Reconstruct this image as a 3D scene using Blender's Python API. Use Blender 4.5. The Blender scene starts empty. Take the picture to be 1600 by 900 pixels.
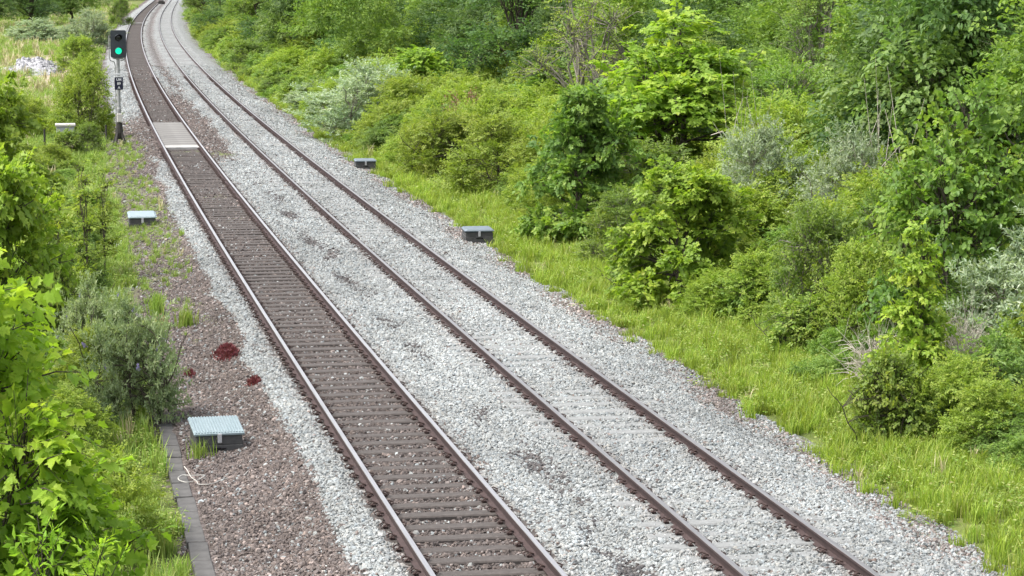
import bpy, math, random
import numpy as np
from mathutils import Matrix, Vector

rng = np.random.default_rng(7)
random.seed(7)
S = bpy.context.scene
COL = S.collection
PI = math.pi

# ------------------------------------------------------------------ camera
F_PX, PITCH, YAW, CAM_H = 4000.0, 0.1244, 0.1807, 7.0      # focal length in 1600-px units
cam = bpy.data.cameras.new('camera')
cam.sensor_width = 36.0
cam.lens = F_PX / 1600 * 36.0
cam.clip_start, cam.clip_end = 0.5, 5000
co = bpy.data.objects.new('camera', cam)
COL.objects.link(co)
co.location = (0, 0, CAM_H)
co.rotation_euler = (PI / 2 - PITCH, 0, -YAW)
S.camera = co
_cy, _sy, _cp, _sp = math.cos(YAW), math.sin(YAW), math.cos(PITCH), math.sin(PITCH)
FW = np.array([_sy * _cp, _cy * _cp, -_sp]); RT = np.array([_cy, -_sy, 0]); UP = np.cross(RT, FW)

def project(P):
    d = np.asarray(P, float) - np.array([0, 0, CAM_H])
    z = d @ FW
    return 800 + F_PX * (d @ RT) / z, 450 - F_PX * (d @ UP) / z, z

def on_ground(px, py, z=0.0):
    d = FW + RT * (px - 800) / F_PX + UP * (450 - py) / F_PX
    t = (z - CAM_H) / d[2]
    return d[0] * t, d[1] * t

def at_depth(px, Y, py=450):
    d = FW + RT * (px - 800) / F_PX + UP * (450 - py) / F_PX
    t = Y / d[1]
    return d[0] * t, CAM_H + d[2] * t

# ------------------------------------------------------------------ layout of the line
X1 = 5.08                     # centre of the near track; the other track is 3.58 m to its right
SPACING = 3.58
def curve(Y):
    d = np.maximum(np.asarray(Y, float) - 40, 0)
    return 7.489e-5 * d**2 + 5.2886e-8 * d**3 - 1.122e-10 * d**4
def xline(Y, off=0.0):
    return X1 + curve(Y) + off
PROF = np.array([(-400, 2.0), (-60, -0.3), (-14, -0.55), (-6, -.60), (-3.6, -.56), (-3.0, -.47), (-2.0, -.36), (-1.45, -.195), (-1.2, -.152), (-.98, -.158), (-.82, -.2), (.82, -.2), (.98, -.158),
                 (1.2, -.152), (1.55, -.185), (1.82, -.25), (2.1, -.18), (2.4, -.158), (4.8, -.158), (5.15, -.185), (6.3, -.5), (7.0, -.55),
                 (9, -.5), (12, -.25), (22, .8), (60, 1.8), (400, 6.0)])
def vnoise(x, y, seed=0, octs=3):
    r = np.random.default_rng(seed); v = 0; a = 1.0; t = 0
    for k in range(octs):
        s_ = 0
        for j in range(5):
            th = r.uniform(0, 2 * PI); f = (1.6 ** k) * 2.0 ** k * r.uniform(.6, 1.4); ph = r.uniform(0, 6.28)
            s_ = s_ + np.sin((np.cos(th) * x + np.sin(th) * y) * f + ph)
        v = v + a * s_ / 2.2; t += a; a *= .55
    return v / t
def profile(s):
    return np.interp(s, PROF[:, 0], PROF[:, 1])
def height(X, Y):
    s = np.asarray(X, float) - xline(Y)
    z = profile(s)
    w = np.clip((np.maximum(-s - 4, s - 9)) / 6, 0, 1)
    return z + w * .18 * vnoise(np.asarray(X) * .35, np.asarray(Y) * .35, 3)
def age(s, Y):
    """0 = fresh pale ballast, 1 = old brown ballast."""
    s_n = s
    n = vnoise(s * 1.3, Y * .22, 11) * .5 + vnoise(s * 3.1, Y * .9, 12) * .28
    def band(a, b, k=.12):
        return 1 / (1 + np.exp(-(s - a + n * .3) / k)) * 1 / (1 + np.exp((s - b + n * .3) / k))
    far = 1 / (1 + np.exp(-(Y - 97) / 1.5))
    vfar = 1 / (1 + np.exp(-(Y - 150) / 8))
    o = band(-9, -1.43, .06) * (1 - .0 * far)
    o = np.maximum(o, far * (1 - vfar) * band(-9, 1.95, .15))
    o = np.maximum(o, vfar * np.maximum(band(-.72, .72, .05), band(1.25, 2.15, .2) * .8))
    vl = 1 / (1 + np.exp(-(Y - 124) / 4))
    o = o * (1 - vl * band(-2.4, -.75, .15) * .95)
    o = np.maximum(o, band(-.8, .77, .05))
    o = np.maximum(o, np.clip(band(1.62, 2.0, .1) * (.5 + .9 * vnoise(s_n * 4, Y * 1.7, 13)), 0, 1) * .9)
    o = np.maximum(o, np.clip(band(.7, 1.3, .1) * (n * 1.0 + .3) , 0, 1) * .7)
    o = np.maximum(o, np.clip(band(6.0, 9, .3) * (.66 + .5 * vnoise(s_n * 2, Y * .8, 14)), 0, 1))
    o = np.maximum(o, np.clip(n * 1.1 - .62, 0, .6))
    return np.clip(o, 0, 1)

# ------------------------------------------------------------------ object helpers
def tag(o, label=None, cat=None, group=None, kind=None):
    if label: o['label'] = label
    if cat: o['category'] = cat
    if group: o['group'] = group
    if kind: o['kind'] = kind
    return o
def empty(name, loc=(0, 0, 0), rz=0.0, sc=(1, 1, 1)):
    o = bpy.data.objects.new(name, None)
    o.empty_display_size = .2
    COL.objects.link(o); o.location = loc; o.rotation_euler = (0, 0, rz); o.scale = sc
    return o
def link(name, mesh, parent=None):
    o = bpy.data.objects.new(name, mesh)
    COL.objects.link(o)
    if parent is not None: o.parent = parent
    return o

class Buf:
    """collects triangles/quads with a per-point 'rnd' value and a material index per face"""
    def __init__(self):
        self.v, self.f, self.m, self.r, self.n = [], [], [], [], 0
    def add(self, v, f, mat=0, rnd=None):
        v = np.asarray(v, np.float32).reshape(-1, 3); f = np.asarray(f, np.int32)
        if f.shape[1] == 3: f = np.concatenate([f, -np.ones((len(f), 1), np.int32) - self.n], 1)
        self.v.append(v); self.f.append(f + self.n)
        self.m.append(np.full(len(f), mat, np.int32) if np.isscalar(mat) else np.asarray(mat, np.int32))
        self.r.append(np.full(len(v), .5, np.float32) if rnd is None else np.asarray(rnd, np.float32))
        self.n += len(v)
    def box(self, x0, x1, y0, y1, z0, z1, mat=0, bev=0.0, taper=0.0):
        if bev <= 0:
            v = [(x, y, z) for z in (z0, z1) for y in (y0, y1) for x in (x0, x1)]
            if taper:
                v = [(x if z == z0 else x + (taper if x == x0 else -taper), y if z == z0 else y + (taper if y == y0 else -taper), z) for x, y, z in v]
            self.add(v, [(0, 2, 3, 1), (4, 5, 7, 6), (0, 1, 5, 4), (2, 6, 7, 3), (0, 4, 6, 2), (1, 3, 7, 5)], mat); return
        b = bev
        rings = []
        for z, i in ((z0, b), (z0 + b, 0), (z1 - b, 0), (z1, b)):
            X0, X1_, Y0, Y1 = x0 + i, x1 - i, y0 + i, y1 - i
            c = b * .6
            rings.append([(X0 + c, Y0, z), (X1_ - c, Y0, z), (X1_, Y0 + c, z), (X1_, Y1 - c, z), (X1_ - c, Y1, z), (X0 + c, Y1, z), (X0, Y1 - c, z), (X0, Y0 + c, z)])
        v = [p for r_ in rings for p in r_]; f = []
        for k in range(3):
            for j in range(8):
                a, a2 = k * 8 + j, k * 8 + (j + 1) % 8
                f.append((a, a2, a2 + 8, a + 8))
        self.add(v, f, mat)
        n = 8
        self.add(rings[0], [(3, 2, 1, 0), (7, 4, 3, 0), (7, 6, 5, 4)], mat)
        self.add(rings[3], [(0, 1, 2, 3), (0, 3, 4, 7), (4, 5, 6, 7)], mat)
    def tube(self, pts, rad, sides=6, mat=0, rnd=None, cap=False):
        P = np.asarray(pts, float); n = len(P)
        R = np.broadcast_to(np.asarray(rad, float), (n,))
        T = np.gradient(P, axis=0); T /= np.linalg.norm(T, axis=1, keepdims=True) + 1e-9
        ref = np.array([0, 0, 1.0]) if abs(T[:, 2]).mean() < .8 else np.array([1.0, 0, 0])
        A = np.cross(T, ref); A /= np.linalg.norm(A, axis=1, keepdims=True) + 1e-9
        B = np.cross(T, A)
        th = np.arange(sides) / sides * 2 * PI
        V = P[:, None] + R[:, None, None] * (np.cos(th)[None, :, None] * A[:, None] + np.sin(th)[None, :, None] * B[:, None])
        i, j = np.meshgrid(np.arange(n - 1), np.arange(sides), indexing='ij'); j2 = (j + 1) % sides
        f = np.stack([i * sides + j, i * sides + j2, (i + 1) * sides + j2, (i + 1) * sides + j], -1).reshape(-1, 4)
        self.add(V.reshape(-1, 3), f, mat, None if rnd is None else np.full(n * sides, rnd))
        if cap:
            for k in (0, n - 1):
                c = np.concatenate([V[k], P[k][None]]); ff = [(q, (q + 1) % sides, sides) if k else ((q + 1) % sides, q, sides) for q in range(sides)]
                self.add(c, ff, mat, None if rnd is None else np.full(sides + 1, rnd))
    def lathe(self, zr, sides=16, mat=0, c=(0, 0)):
        zr = np.asarray(zr, float)
        self.tube(np.stack([np.full(len(zr), c[0]), np.full(len(zr), c[1]), zr[:, 0]], 1), zr[:, 1], sides, mat)
    def mesh(self, name, mats, smooth=False):
        me = bpy.data.meshes.new(name)
        if not self.v:
            return me
        V = np.concatenate(self.v); Fq = np.concatenate(self.f); M = np.concatenate(self.m); R = np.concatenate(self.r)
        tri = Fq[:, 3] < 0
        cnt = np.where(tri, 3, 4)
        mask = np.ones(Fq.shape, bool); mask[tri, 3] = False
        loops = Fq[mask]
        me.vertices.add(len(V)); me.vertices.foreach_set('co', V.ravel())
        me.loops.add(len(loops)); me.loops.foreach_set('vertex_index', loops.astype(np.int32))
        me.polygons.add(len(Fq))
        st = np.concatenate([[0], np.cumsum(cnt)[:-1]]).astype(np.int32)
        me.polygons.foreach_set('loop_start', st)
        for m in (mats if isinstance(mats, (list, tuple)) else [mats]): me.materials.append(m)
        me.polygons.foreach_set('material_index', M)
        me.polygons.foreach_set('use_smooth', np.full(len(Fq), smooth))
        at = me.attributes.new('rnd', 'FLOAT', 'POINT'); at.data.foreach_set('value', R)
        me.update(calc_edges=True); me.validate()
        return me
    def build(self, name, mats, parent=None, smooth=False):
        return link(name, self.mesh(name, mats, smooth), parent)

# ------------------------------------------------------------------ materials
def new_mat(name):
    m = bpy.data.materials.new(name); m.use_nodes = True
    nt = m.node_tree; nt.nodes.clear()
    out = nt.nodes.new('ShaderNodeOutputMaterial')
    return m, nt, out
def N(nt, t, **kw):
    n = nt.nodes.new(t)
    for k, v in kw.items():
        if k.startswith('in_'):
            key = k[3:]; key = int(key) if key.isdigit() else key
            n.inputs[key].default_value = v
        else: setattr(n, k, v)
    return n
def ramp(nt, fac, stops):
    r = nt.nodes.new('ShaderNodeValToRGB'); e = r.color_ramp.elements
    while len(e) > 1: e.remove(e[-1])
    e[0].position = stops[0][0]; e[0].color = (*stops[0][1], 1)
    for p, c in stops[1:]:
        q = e.new(p); q.color = (*c, 1)
    nt.links.new(fac, r.inputs[0]); return r.outputs[0]
def mixc(nt, fac, a, b, mode='MIX'):
    m = nt.nodes.new('ShaderNodeMix'); m.data_type = 'RGBA'; m.blend_type = mode
    for sock, val in ((m.inputs[0], fac), (m.inputs[6], a), (m.inputs[7], b)):
        if isinstance(val, bpy.types.NodeSocket): nt.links.new(val, sock)
        elif isinstance(val, (int, float)): sock.default_value = val
        else: sock.default_value = (*val, 1)
    return m.outputs[2]
def math_(nt, op, a, b=None, clamp=False):
    m = nt.nodes.new('ShaderNodeMath'); m.operation = op; m.use_clamp = clamp
    for k, v in ((0, a), (1, b)):
        if v is None: continue
        if isinstance(v, bpy.types.NodeSocket): nt.links.new(v, m.inputs[k])
        else: m.inputs[k].default_value = v
    return m.outputs[0]
def coords(nt):
    return nt.nodes.new('ShaderNodeTexCoord').outputs['Object']
def noise(nt, vec, scale, detail=3, rough=.6):
    n = N(nt, 'ShaderNodeTexNoise', in_Scale=scale, in_Detail=detail, in_Roughness=rough)
    if vec is not None: nt.links.new(vec, n.inputs['Vector'])
    return n.outputs['Fac']
def principled(nt, out, color, rough=.7, metal=0.0, spec=.4, bump=None, bump_s=.4, bump_d=.02):
    p = nt.nodes.new('ShaderNodeBsdfPrincipled')
    if isinstance(color, bpy.types.NodeSocket): nt.links.new(color, p.inputs['Base Color'])
    else: p.inputs['Base Color'].default_value = (*color, 1)
    if isinstance(rough, bpy.types.NodeSocket): nt.links.new(rough, p.inputs['Roughness'])
    else: p.inputs['Roughness'].default_value = rough
    p.inputs['Metallic'].default_value = metal
    p.inputs['Specular IOR Level'].default_value = spec
    if bump is not None:
        b = N(nt, 'ShaderNodeBump'); b.inputs['Strength'].default_value = bump_s; b.inputs['Distance'].default_value = bump_d
        nt.links.new(bump, b.inputs['Height']); nt.links.new(b.outputs[0], p.inputs['Normal'])
    nt.links.new(p.outputs[0], out.inputs[0])
    return p
def simple(name, c1, c2, scale=6, rough=.75, metal=0.0, spec=.3, bump=.3, bd=.01):
    m, nt, out = new_mat(name)
    v = coords(nt); n = noise(nt, v, scale, 5)
    c1, c2 = [tuple(q * .60 for q in c_) for c_ in (c1, c2)]
    c = ramp(nt, n, [(.3, c1), (.7, c2)])
    principled(nt, out, c, rough, metal, spec, noise(nt, v, scale * 5, 4), bump, bd)
    return m
def leaf_mat(name, stops, trans=.35, rough=.5, spec=.3, hue=.007, objvar=.13):
    """leaf colour varies from leaf to leaf (attribute rnd) and from plant to plant"""
    m, nt, out = new_mat(name)
    at = N(nt, 'ShaderNodeAttribute', attribute_name='rnd')
    c = ramp(nt, at.outputs['Fac'], stops)
    oi = nt.nodes.new('ShaderNodeObjectInfo')
    hs = N(nt, 'ShaderNodeHueSaturation')
    nt.links.new(c, hs.inputs['Color'])
    nt.links.new(math_(nt, 'ADD', math_(nt, 'MULTIPLY', oi.outputs['Random'], hue * 2), .5 - hue), hs.inputs['Hue'])
    nt.links.new(math_(nt, 'ADD', math_(nt, 'MULTIPLY', oi.outputs['Random'], objvar * 2), 1 - objvar), hs.inputs['Value'])
    col = hs.outputs[0]
    p = nt.nodes.new('ShaderNodeBsdfPrincipled')
    nt.links.new(col, p.inputs['Base Color']); p.inputs['Roughness'].default_value = rough
    p.inputs['Specular IOR Level'].default_value = spec
    t = nt.nodes.new('ShaderNodeBsdfTranslucent')
    tc = mixc(nt, 1.0, col, (1.12, 1.18, .6), 'MULTIPLY')
    nt.links.new(tc, t.inputs['Color'])
    mx = nt.nodes.new('ShaderNodeMixShader'); mx.inputs[0].default_value = trans
    nt.links.new(p.outputs[0], mx.inputs[1]); nt.links.new(t.outputs[0], mx.inputs[2])
    nt.links.new(mx.outputs[0], out.inputs[0])
    return m

M = {}
def lm(key, *cols, **kw):
    n = len(cols)
    M[key] = leaf_mat(key + '_leaf', [(i / max(n - 1, 1), c) for i, c in enumerate(cols)], **kw)
lm('syc_bright', (.150, .245, .030), (.205, .310, .036), (.270, .360, .044), (.34, .39, .058), trans=.5)
lm('syc_dark', (.080, .155, .032), (.120, .210, .036), (.165, .255, .042), (.24, .32, .052), trans=.46)
lm('near', (.175, .305, .032), (.235, .375, .038), (.300, .425, .046), (.37, .46, .060), trans=.56, spec=.2, objvar=0.0)
lm('hazel', (.092, .185, .036), (.130, .240, .040), (.175, .290, .046), (.25, .345, .058), trans=.48)
lm('bush', (.105, .185, .036), (.155, .240, .042), (.205, .290, .050), (.27, .32, .065), trans=.48)
lm('yellowbush', (.155, .235, .036), (.210, .290, .044), (.265, .330, .054), (.33, .36, .085), trans=.5)
lm('willow', (.18, .25, .150), (.24, .315, .195), (.30, .365, .235), (.36, .41, .27), trans=.38, spec=.4)
lm('budd', (.160, .225, .110), (.220, .285, .140), (.280, .340, .175), (.34, .38, .21), trans=.4)
lm('ash', (.115, .205, .050), (.160, .255, .062), (.205, .300, .075), (.26, .33, .09), trans=.5)
lm('wood', (.050, .102, .032), (.076, .140, .038), (.110, .182, .046), (.165, .24, .06), trans=.44)
lm('bramble', (.095, .168, .036), (.135, .220, .042), (.185, .268, .054), (.25, .31, .075), trans=.46)
lm('deadleaf', (.16, .075, .045), (.24, .13, .08), (.30, .19, .13), (.18, .13, .08), trans=.25)
lm('grass', (.145, .225, .034), (.205, .290, .042), (.265, .335, .050), (.36, .37, .11), trans=.48, spec=.25, objvar=.2)
lm('weed', (.130, .220, .042), (.185, .275, .052), (.235, .305, .070), (.32, .31, .13), trans=.42, spec=.2)
lm('dry', (.32, .28, .15), (.38, .34, .20), (.44, .40, .26), (.34, .27, .16), trans=.25, spec=.2)
lm('red', (.085, .016, .020), (.125, .026, .030), (.16, .045, .042), (.10, .03, .025), trans=.15)
lm('petal', (.24, .20, .46), (.32, .28, .54), (.38, .34, .58), (.29, .26, .44), trans=.3)
M['bark'] = simple('bark', (.055, .042, .03), (.15, .125, .095), 14, .9, bump=.6, bd=.02)
M['pale_bark'] = simple('pale_bark', (.20, .18, .14), (.36, .33, .27), 12, .9, bump=.5)
M['dead_wood'] = simple('dead_wood', (.50, .44, .36), (.85, .78, .66), 12, .9, bump=.5)

def rail_mat():
    m, nt, out = new_mat('rail_rust')
    v = coords(nt)
    n = noise(nt, v, 9, 5); n2 = noise(nt, v, 1.1, 3)
    c = ramp(nt, n, [(.25, (.024, .014, .0135)), (.6, (.046, .028, .026)), (.8, (.068, .045, .040))])
    c = mixc(nt, math_(nt, 'MULTIPLY', n2, .5), c, (.045, .036, .035))
    principled(nt, out, c, .8, 0, .25, noise(nt, v, 60, 3), .25, .004)
    return m
def steel_mat(name, c1, c2, r1, r2):
    m, nt, out = new_mat(name)
    v = coords(nt)
    mp = N(nt, 'ShaderNodeMapping'); mp.inputs['Scale'].default_value = (40, .6, 40); nt.links.new(v, mp.inputs['Vector'])
    n = noise(nt, mp.outputs[0], 1.5, 4)
    c = ramp(nt, n, [(.3, c1), (.7, c2)])
    r = math_(nt, 'ADD', math_(nt, 'MULTIPLY', n, r2 - r1), r1)
    principled(nt, out, c, r, .9, .5)
    return m
M['rail'] = rail_mat()
M['steel'] = steel_mat('polished_rail_head', (.30, .28, .275), (.44, .42, .415), .28, .48)
M['steel_dull'] = steel_mat('dull_rail_head', (.17, .155, .15), (.30, .28, .27), .3, .5)
M['clip'] = simple('rusty_clip', (.035, .022, .02), (.085, .05, .042), 30, .8)
M['sleeper'] = simple('old_sleeper', (.066, .056, .050), (.115, .099, .090), 9, .9, bump=.5)
M['sleeper_pale'] = simple('pale_sleeper', (.22, .225, .22), (.31, .318, .31), 7, .9, bump=.4)

def ballast_bed_mat():
    m, nt, out = new_mat('ballast_bed')
    v = coords(nt)
    vo = N(nt, 'ShaderNodeTexVoronoi', in_Scale=21.0); nt.links.new(v, vo.inputs['Vector'])
    vo.inputs['Randomness'].default_value = 1
    sep = N(nt, 'ShaderNodeSeparateColor'); nt.links.new(vo.outputs['Color'], sep.inputs[0])
    ag = N(nt, 'ShaderNodeAttribute', attribute_name='old').outputs['Fac']
    fresh = ramp(nt, sep.outputs[0], [(0, (.12, .126, .123)), (.4, (.175, .184, .180)), (.75, (.22, .23, .226)), (1, (.28, .29, .285))])
    old = ramp(nt, sep.outputs[1], [(0, (.046, .037, .033)), (.4, (.08, .065, .059)), (.75, (.112, .092, .085)), (1, (.165, .146, .136))])
    th = math_(nt, 'GREATER_THAN', math_(nt, 'ADD', ag, math_(nt, 'MULTIPLY', math_(nt, 'SUBTRACT', sep.outputs[2], .5), .6)), .5)
    c = mixc(nt, th, fresh, old)
    c = mixc(nt, 1.0, c, ramp(nt, noise(nt, v, 1.3, 6, .7), [(.3, (.74, .72, .71)), (.7, (1.2, 1.2, 1.2))]), 'MULTIPLY')
    gr = N(nt, 'ShaderNodeAttribute', attribute_name='moss').outputs['Fac']
    n2 = noise(nt, v, 3.0, 6, .7)
    mf = math_(nt, 'MULTIPLY', gr, math_(nt, 'GREATER_THAN', n2, .47))
    c = mixc(nt, mf, c, (.12, .145, .045))
    b = math_(nt, 'SUBTRACT', 1.0, vo.outputs['Distance'])
    principled(nt, out, c, .9, 0, .2, b, 1.0, .045)
    return m
def stone_mat():
    m, nt, out = new_mat('ballast_stone')
    tint = N(nt, 'ShaderNodeAttribute', attribute_name='tint', attribute_type='INSTANCER')
    n = noise(nt, coords(nt), 18, 4)
    c = mixc(nt, .35, tint.outputs['Color'], mixc(nt, 1.0, tint.outputs['Color'], ramp(nt, n, [(.3, (.55, .55, .55)), (.7, (1.35, 1.35, 1.35))]), 'MULTIPLY'))
    principled(nt, out, c, .85, 0, .25)
    return m
def soil_mat():
    m, nt, out = new_mat('soil')
    v = coords(nt); n = noise(nt, v, .8, 8, .65); n2 = noise(nt, v, .05, 4)
    c = ramp(nt, n, [(.3, (.035, .040, .016)), (.5, (.075, .095, .026)), (.7, (.11, .125, .04))])
    c2 = ramp(nt, n, [(.3, (.055, .075, .022)), (.5, (.10, .125, .032)), (.72, (.17, .15, .075))])
    me = N(nt, 'ShaderNodeAttribute', attribute_name='meadow').outputs['Fac']
    c = mixc(nt, me, c, c2)
    ba = N(nt, 'ShaderNodeAttribute', attribute_name='bare').outputs['Fac']
    c = mixc(nt, ba, c, ramp(nt, n, [(.3, (.26, .20, .15)), (.7, (.38, .31, .25))]))
    principled(nt, out, c, .95, 0, .1, noise(nt, v, 9, 6), .8, .06)
    return m
M['bed'] = ballast_bed_mat(); M['stone'] = stone_mat(); M['soil'] = soil_mat()
M['concrete'] = simple('trough_concrete', (.075, .072, .069), (.145, .139, .133), 4, .9, bump=.5)
M['deck'] = simple('deck_concrete', (.115, .108, .098), (.29, .28, .262), .7, .9, bump=.4)
M['deck_edge'] = simple('deck_edge', (.32, .31, .29), (.52, .51, .49), 2, .9)
M['grey_lid'] = simple('pale_lid', (.24, .315, .34), (.31, .385, .41), 5, .55, spec=.4, bump=.1)
M['blue_lid'] = simple('slate_lid', (.11, .145, .175), (.17, .21, .245), 4, .5, spec=.5, bump=.1)
M['box_body'] = simple('box_body', (.055, .055, .056), (.10, .098, .095), 7, .7, spec=.3)
M['latch'] = simple('latch_metal', (.42, .42, .44), (.60, .60, .62), 20, .5, .3)
M['signal_black'] = simple('signal_black', (.034, .042, .050), (.050, .060, .068), 6, .55, spec=.4, bump=.1)
M['galv'] = simple('galvanised', (.36, .36, .36), (.50, .50, .49), 9, .5, .4, bump=.1)
M['white_box'] = simple('white_box', (.58, .55, .50), (.70, .67, .62), 9, .6, bump=.1)
M['base_dark'] = simple('base_dark', (.03, .027, .024), (.065, .058, .05), 8, .7)
M['plate'] = simple('plate_navy', (.012, .013, .035), (.018, .02, .05), 5, .5, bump=0)
M['white_paint'] = simple('white_paint', (.72, .72, .72), (.8, .8, .8), 8, .6, bump=0)
M['cabinet'] = simple('cabinet_grey', (.40, .42, .42), (.52, .54, .53), 5, .6, bump=.1)
M['cable'] = simple('cable_white', (.55, .53, .48), (.68, .66, .60), 9, .6, bump=0)
M['rubble'] = simple('rubble_stone', (.38, .375, .39), (.54, .535, .555), 3, .9, bump=.8, bd=.1)
m_, nt_, out_ = new_mat('green_lamp')
e_ = N(nt_, 'ShaderNodeEmission'); e_.inputs[0].default_value = (.015, .9, .5, 1); e_.inputs[1].default_value = .40
nt_.links.new(e_.outputs[0], out_.inputs[0]); M['green'] = m_
M['lens_dark'] = simple('lens_dark', (.008, .009, .012), (.014, .015, .02), 5, .15, spec=.5, bump=0)

# ------------------------------------------------------------------ geometry-node scatter for things nobody could count
PROTO = {}
def proto_collection(name, meshes):
    c = bpy.data.collections.new(name)
    for k, me in enumerate(meshes):
        c.objects.link(bpy.data.objects.new('%s_%02d' % (name, k), me))
    return c
def scatter(name, P, rot, scl, idx, coll, mat=None, tint=None):
    me = bpy.data.meshes.new(name)
    n = len(P)
    me.vertices.add(n); me.vertices.foreach_set('co', np.asarray(P, np.float32).ravel())
    for an, ty, dat, key in (('rot', 'FLOAT_VECTOR', rot, 'vector'), ('scl', 'FLOAT_VECTOR', scl, 'vector'), ('idx', 'INT', idx, 'value')):
        a = me.attributes.new(an, ty, 'POINT')
        a.data.foreach_set(key, np.asarray(dat, np.int32 if ty == 'INT' else np.float32).ravel())
    if tint is not None:
        a = me.attributes.new('tint', 'FLOAT_COLOR', 'POINT')
        a.data.foreach_set('color', np.concatenate([np.asarray(tint, np.float32), np.ones((n, 1), np.float32)], 1).ravel())
    if mat: me.materials.append(mat)
    o = link(name, me); o['kind'] = 'stuff'
    ng = bpy.data.node_groups.new(name + '_nodes', 'GeometryNodeTree')
    ng.interface.new_socket('Geometry', in_out='INPUT', socket_type='NodeSocketGeometry')
    ng.interface.new_socket('Geometry', in_out='OUTPUT', socket_type='NodeSocketGeometry')
    gi, go = ng.nodes.new('NodeGroupInput'), ng.nodes.new('NodeGroupOutput')
    iop = ng.nodes.new('GeometryNodeInstanceOnPoints')
    ci = ng.nodes.new('GeometryNodeCollectionInfo')
    ci.inputs['Collection'].default_value = coll
    ci.inputs['Separate Children'].default_value = True
    ci.inputs['Reset Children'].default_value = True
    iop.inputs['Pick Instance'].default_value = True
    def na(an, ty):
        q = ng.nodes.new('GeometryNodeInputNamedAttribute'); q.data_type = ty; q.inputs['Name'].default_value = an
        return next(s_ for s_ in q.outputs if s_.enabled and s_.name == 'Attribute')
    L = ng.links.new
    L(gi.outputs[0], iop.inputs['Points']); L(ci.outputs[0], iop.inputs['Instance'])
    L(na('idx', 'INT'), iop.inputs['Instance Index'])
    e2r = ng.nodes.new('FunctionNodeEulerToRotation')
    L(na('rot', 'FLOAT_VECTOR'), e2r.inputs[0]); L(e2r.outputs[0], iop.inputs['Rotation'])
    L(na('scl', 'FLOAT_VECTOR'), iop.inputs['Scale'])
    L(iop.outputs[0], go.inputs[0])
    md = o.modifiers.new('scatter', 'NODES'); md.node_group = ng
    return o
def in_view(X, Y, Z, mx=160, my=140, near=18):
    u, v, z = project(np.stack([X, Y, Z], 1))
    return (z > near) & (u > -mx) & (u < 1600 + mx) & (v > -my) & (v < 900 + my)

# ------------------------------------------------------------------ ground and ballast bed
def axis(parts):
    out = []
    for a, b, st in parts: out.append(np.arange(a, b, st))
    return np.concatenate(out + [[parts[-1][1]]])
def sheet(name, s_ax, y_ax, zfun, mat, attrs):
    s_, y_ = np.meshgrid(s_ax, y_ax, indexing='ij')
    X = xline(np.clip(y_, 0, 620)) + s_; Z = zfun(s_, y_, X)
    b = Buf(); n, k = s_.shape
    i, j = np.meshgrid(np.arange(n - 1), np.arange(k - 1), indexing='ij')
    a = i * k + j
    b.add(np.stack([X, y_, Z], -1).reshape(-1, 3), np.stack([a, a + k, a + k + 1, a + 1], -1).reshape(-1, 4))
    o = b.build(name, mat, None, True)
    for an, fn in attrs.items():
        at = o.data.attributes.new(an, 'FLOAT', 'POINT')
        at.data.foreach_set('value', fn(s_, y_).astype(np.float32).ravel())
    o['kind'] = 'structure'
    return o
def sig(x): return 1 / (1 + np.exp(-np.clip(x, -30, 30)))
def meadow(s_, y_):
    n = vnoise(s_ * .4, y_ * .1, 21)
    r = sig((s_ - 6.4) / .3) * sig((10.5 - s_) / .8)
    l = sig((-s_ - 3) / .5) * sig((n + .2 + (y_ - 150) / 60) * 3)
    return np.clip(r + l, 0, 1)
def bare(s_, y_):
    n = vnoise(s_ * .6, y_ * .12, 22)
    return sig((-s_ - 3.2) * 2) * sig((10.8 + s_)*1.2) * sig((y_ - 168) / 4) * sig((226 - y_) / 4) * sig((n + .45) * 5)
def moss(s_, y_):
    n = vnoise(s_ * .8, y_ * .25, 31)
    a = sig((-s_ - 1.6) / .2) * sig((y_ - 56) / 4) * sig((116 - y_) / 3) * np.clip(n * 1.2 + .75, 0, 1)
    b = sig((.74 - np.abs(s_)) / .05) * np.clip(sig((y_ - 62) / 5) * sig((101.5 - y_) / 1) * (n * .8 + .35) + np.exp(-((y_ - 100.3) / 1.6)**2) + np.exp(-((y_ - 128) / 5)**2) * .5, 0, 1)
    c = sig((s_ - 5.9) / .2) * .5 * np.clip(n + .6, 0, 1)
    d = np.exp(-((y_ - 100) / 1.5)**2) * sig((s_ - .9) * 9) * sig((1.9 - s_) * 9)
    return np.clip(a + b + c + d, 0, 1)
gs = axis([(-900, -100, 80), (-100, -20, 8), (-20, -5, .9), (-5, 12, .35), (12, 40, 1.2), (40, 120, 8), (120, 1000, 80)])
gy = axis([(-60, 20, 8), (20, 130, .7), (130, 320, 2.5), (320, 700, 12), (700, 2500, 100)])
def ground_z(s_, y_, X):
    z = height(X, np.clip(y_, 0, 620))
    z = profile(s_) + (z - profile(s_))
    return z - .09 * sig((s_ + 3.3) * 8) * sig((6.75 - s_) * 8)
sheet('ground', gs, gy, ground_z, M['soil'], {'meadow': meadow, 'bare': bare})
bs = axis([(-3.6, 7.3, .09)])
by = axis([(22, 70, .12), (70, 130, .3), (130, 620, 1.5)])
def bed_z(s_, y_, X):
    z = profile(s_) + .014 * vnoise(s_ * 4, y_ * 4, 41) + .02 * vnoise(s_ * 1.1, y_ * .7, 42)
    e = np.maximum(-s_ - 3.25, s_ - 6.75 + .25 * vnoise(s_ * .5, y_ * .7, 43))
    return z - np.clip(e, 0, 1) * .5
sheet('ballast_bed', bs, by, bed_z, M['bed'], {'old': age, 'moss': moss})

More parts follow.
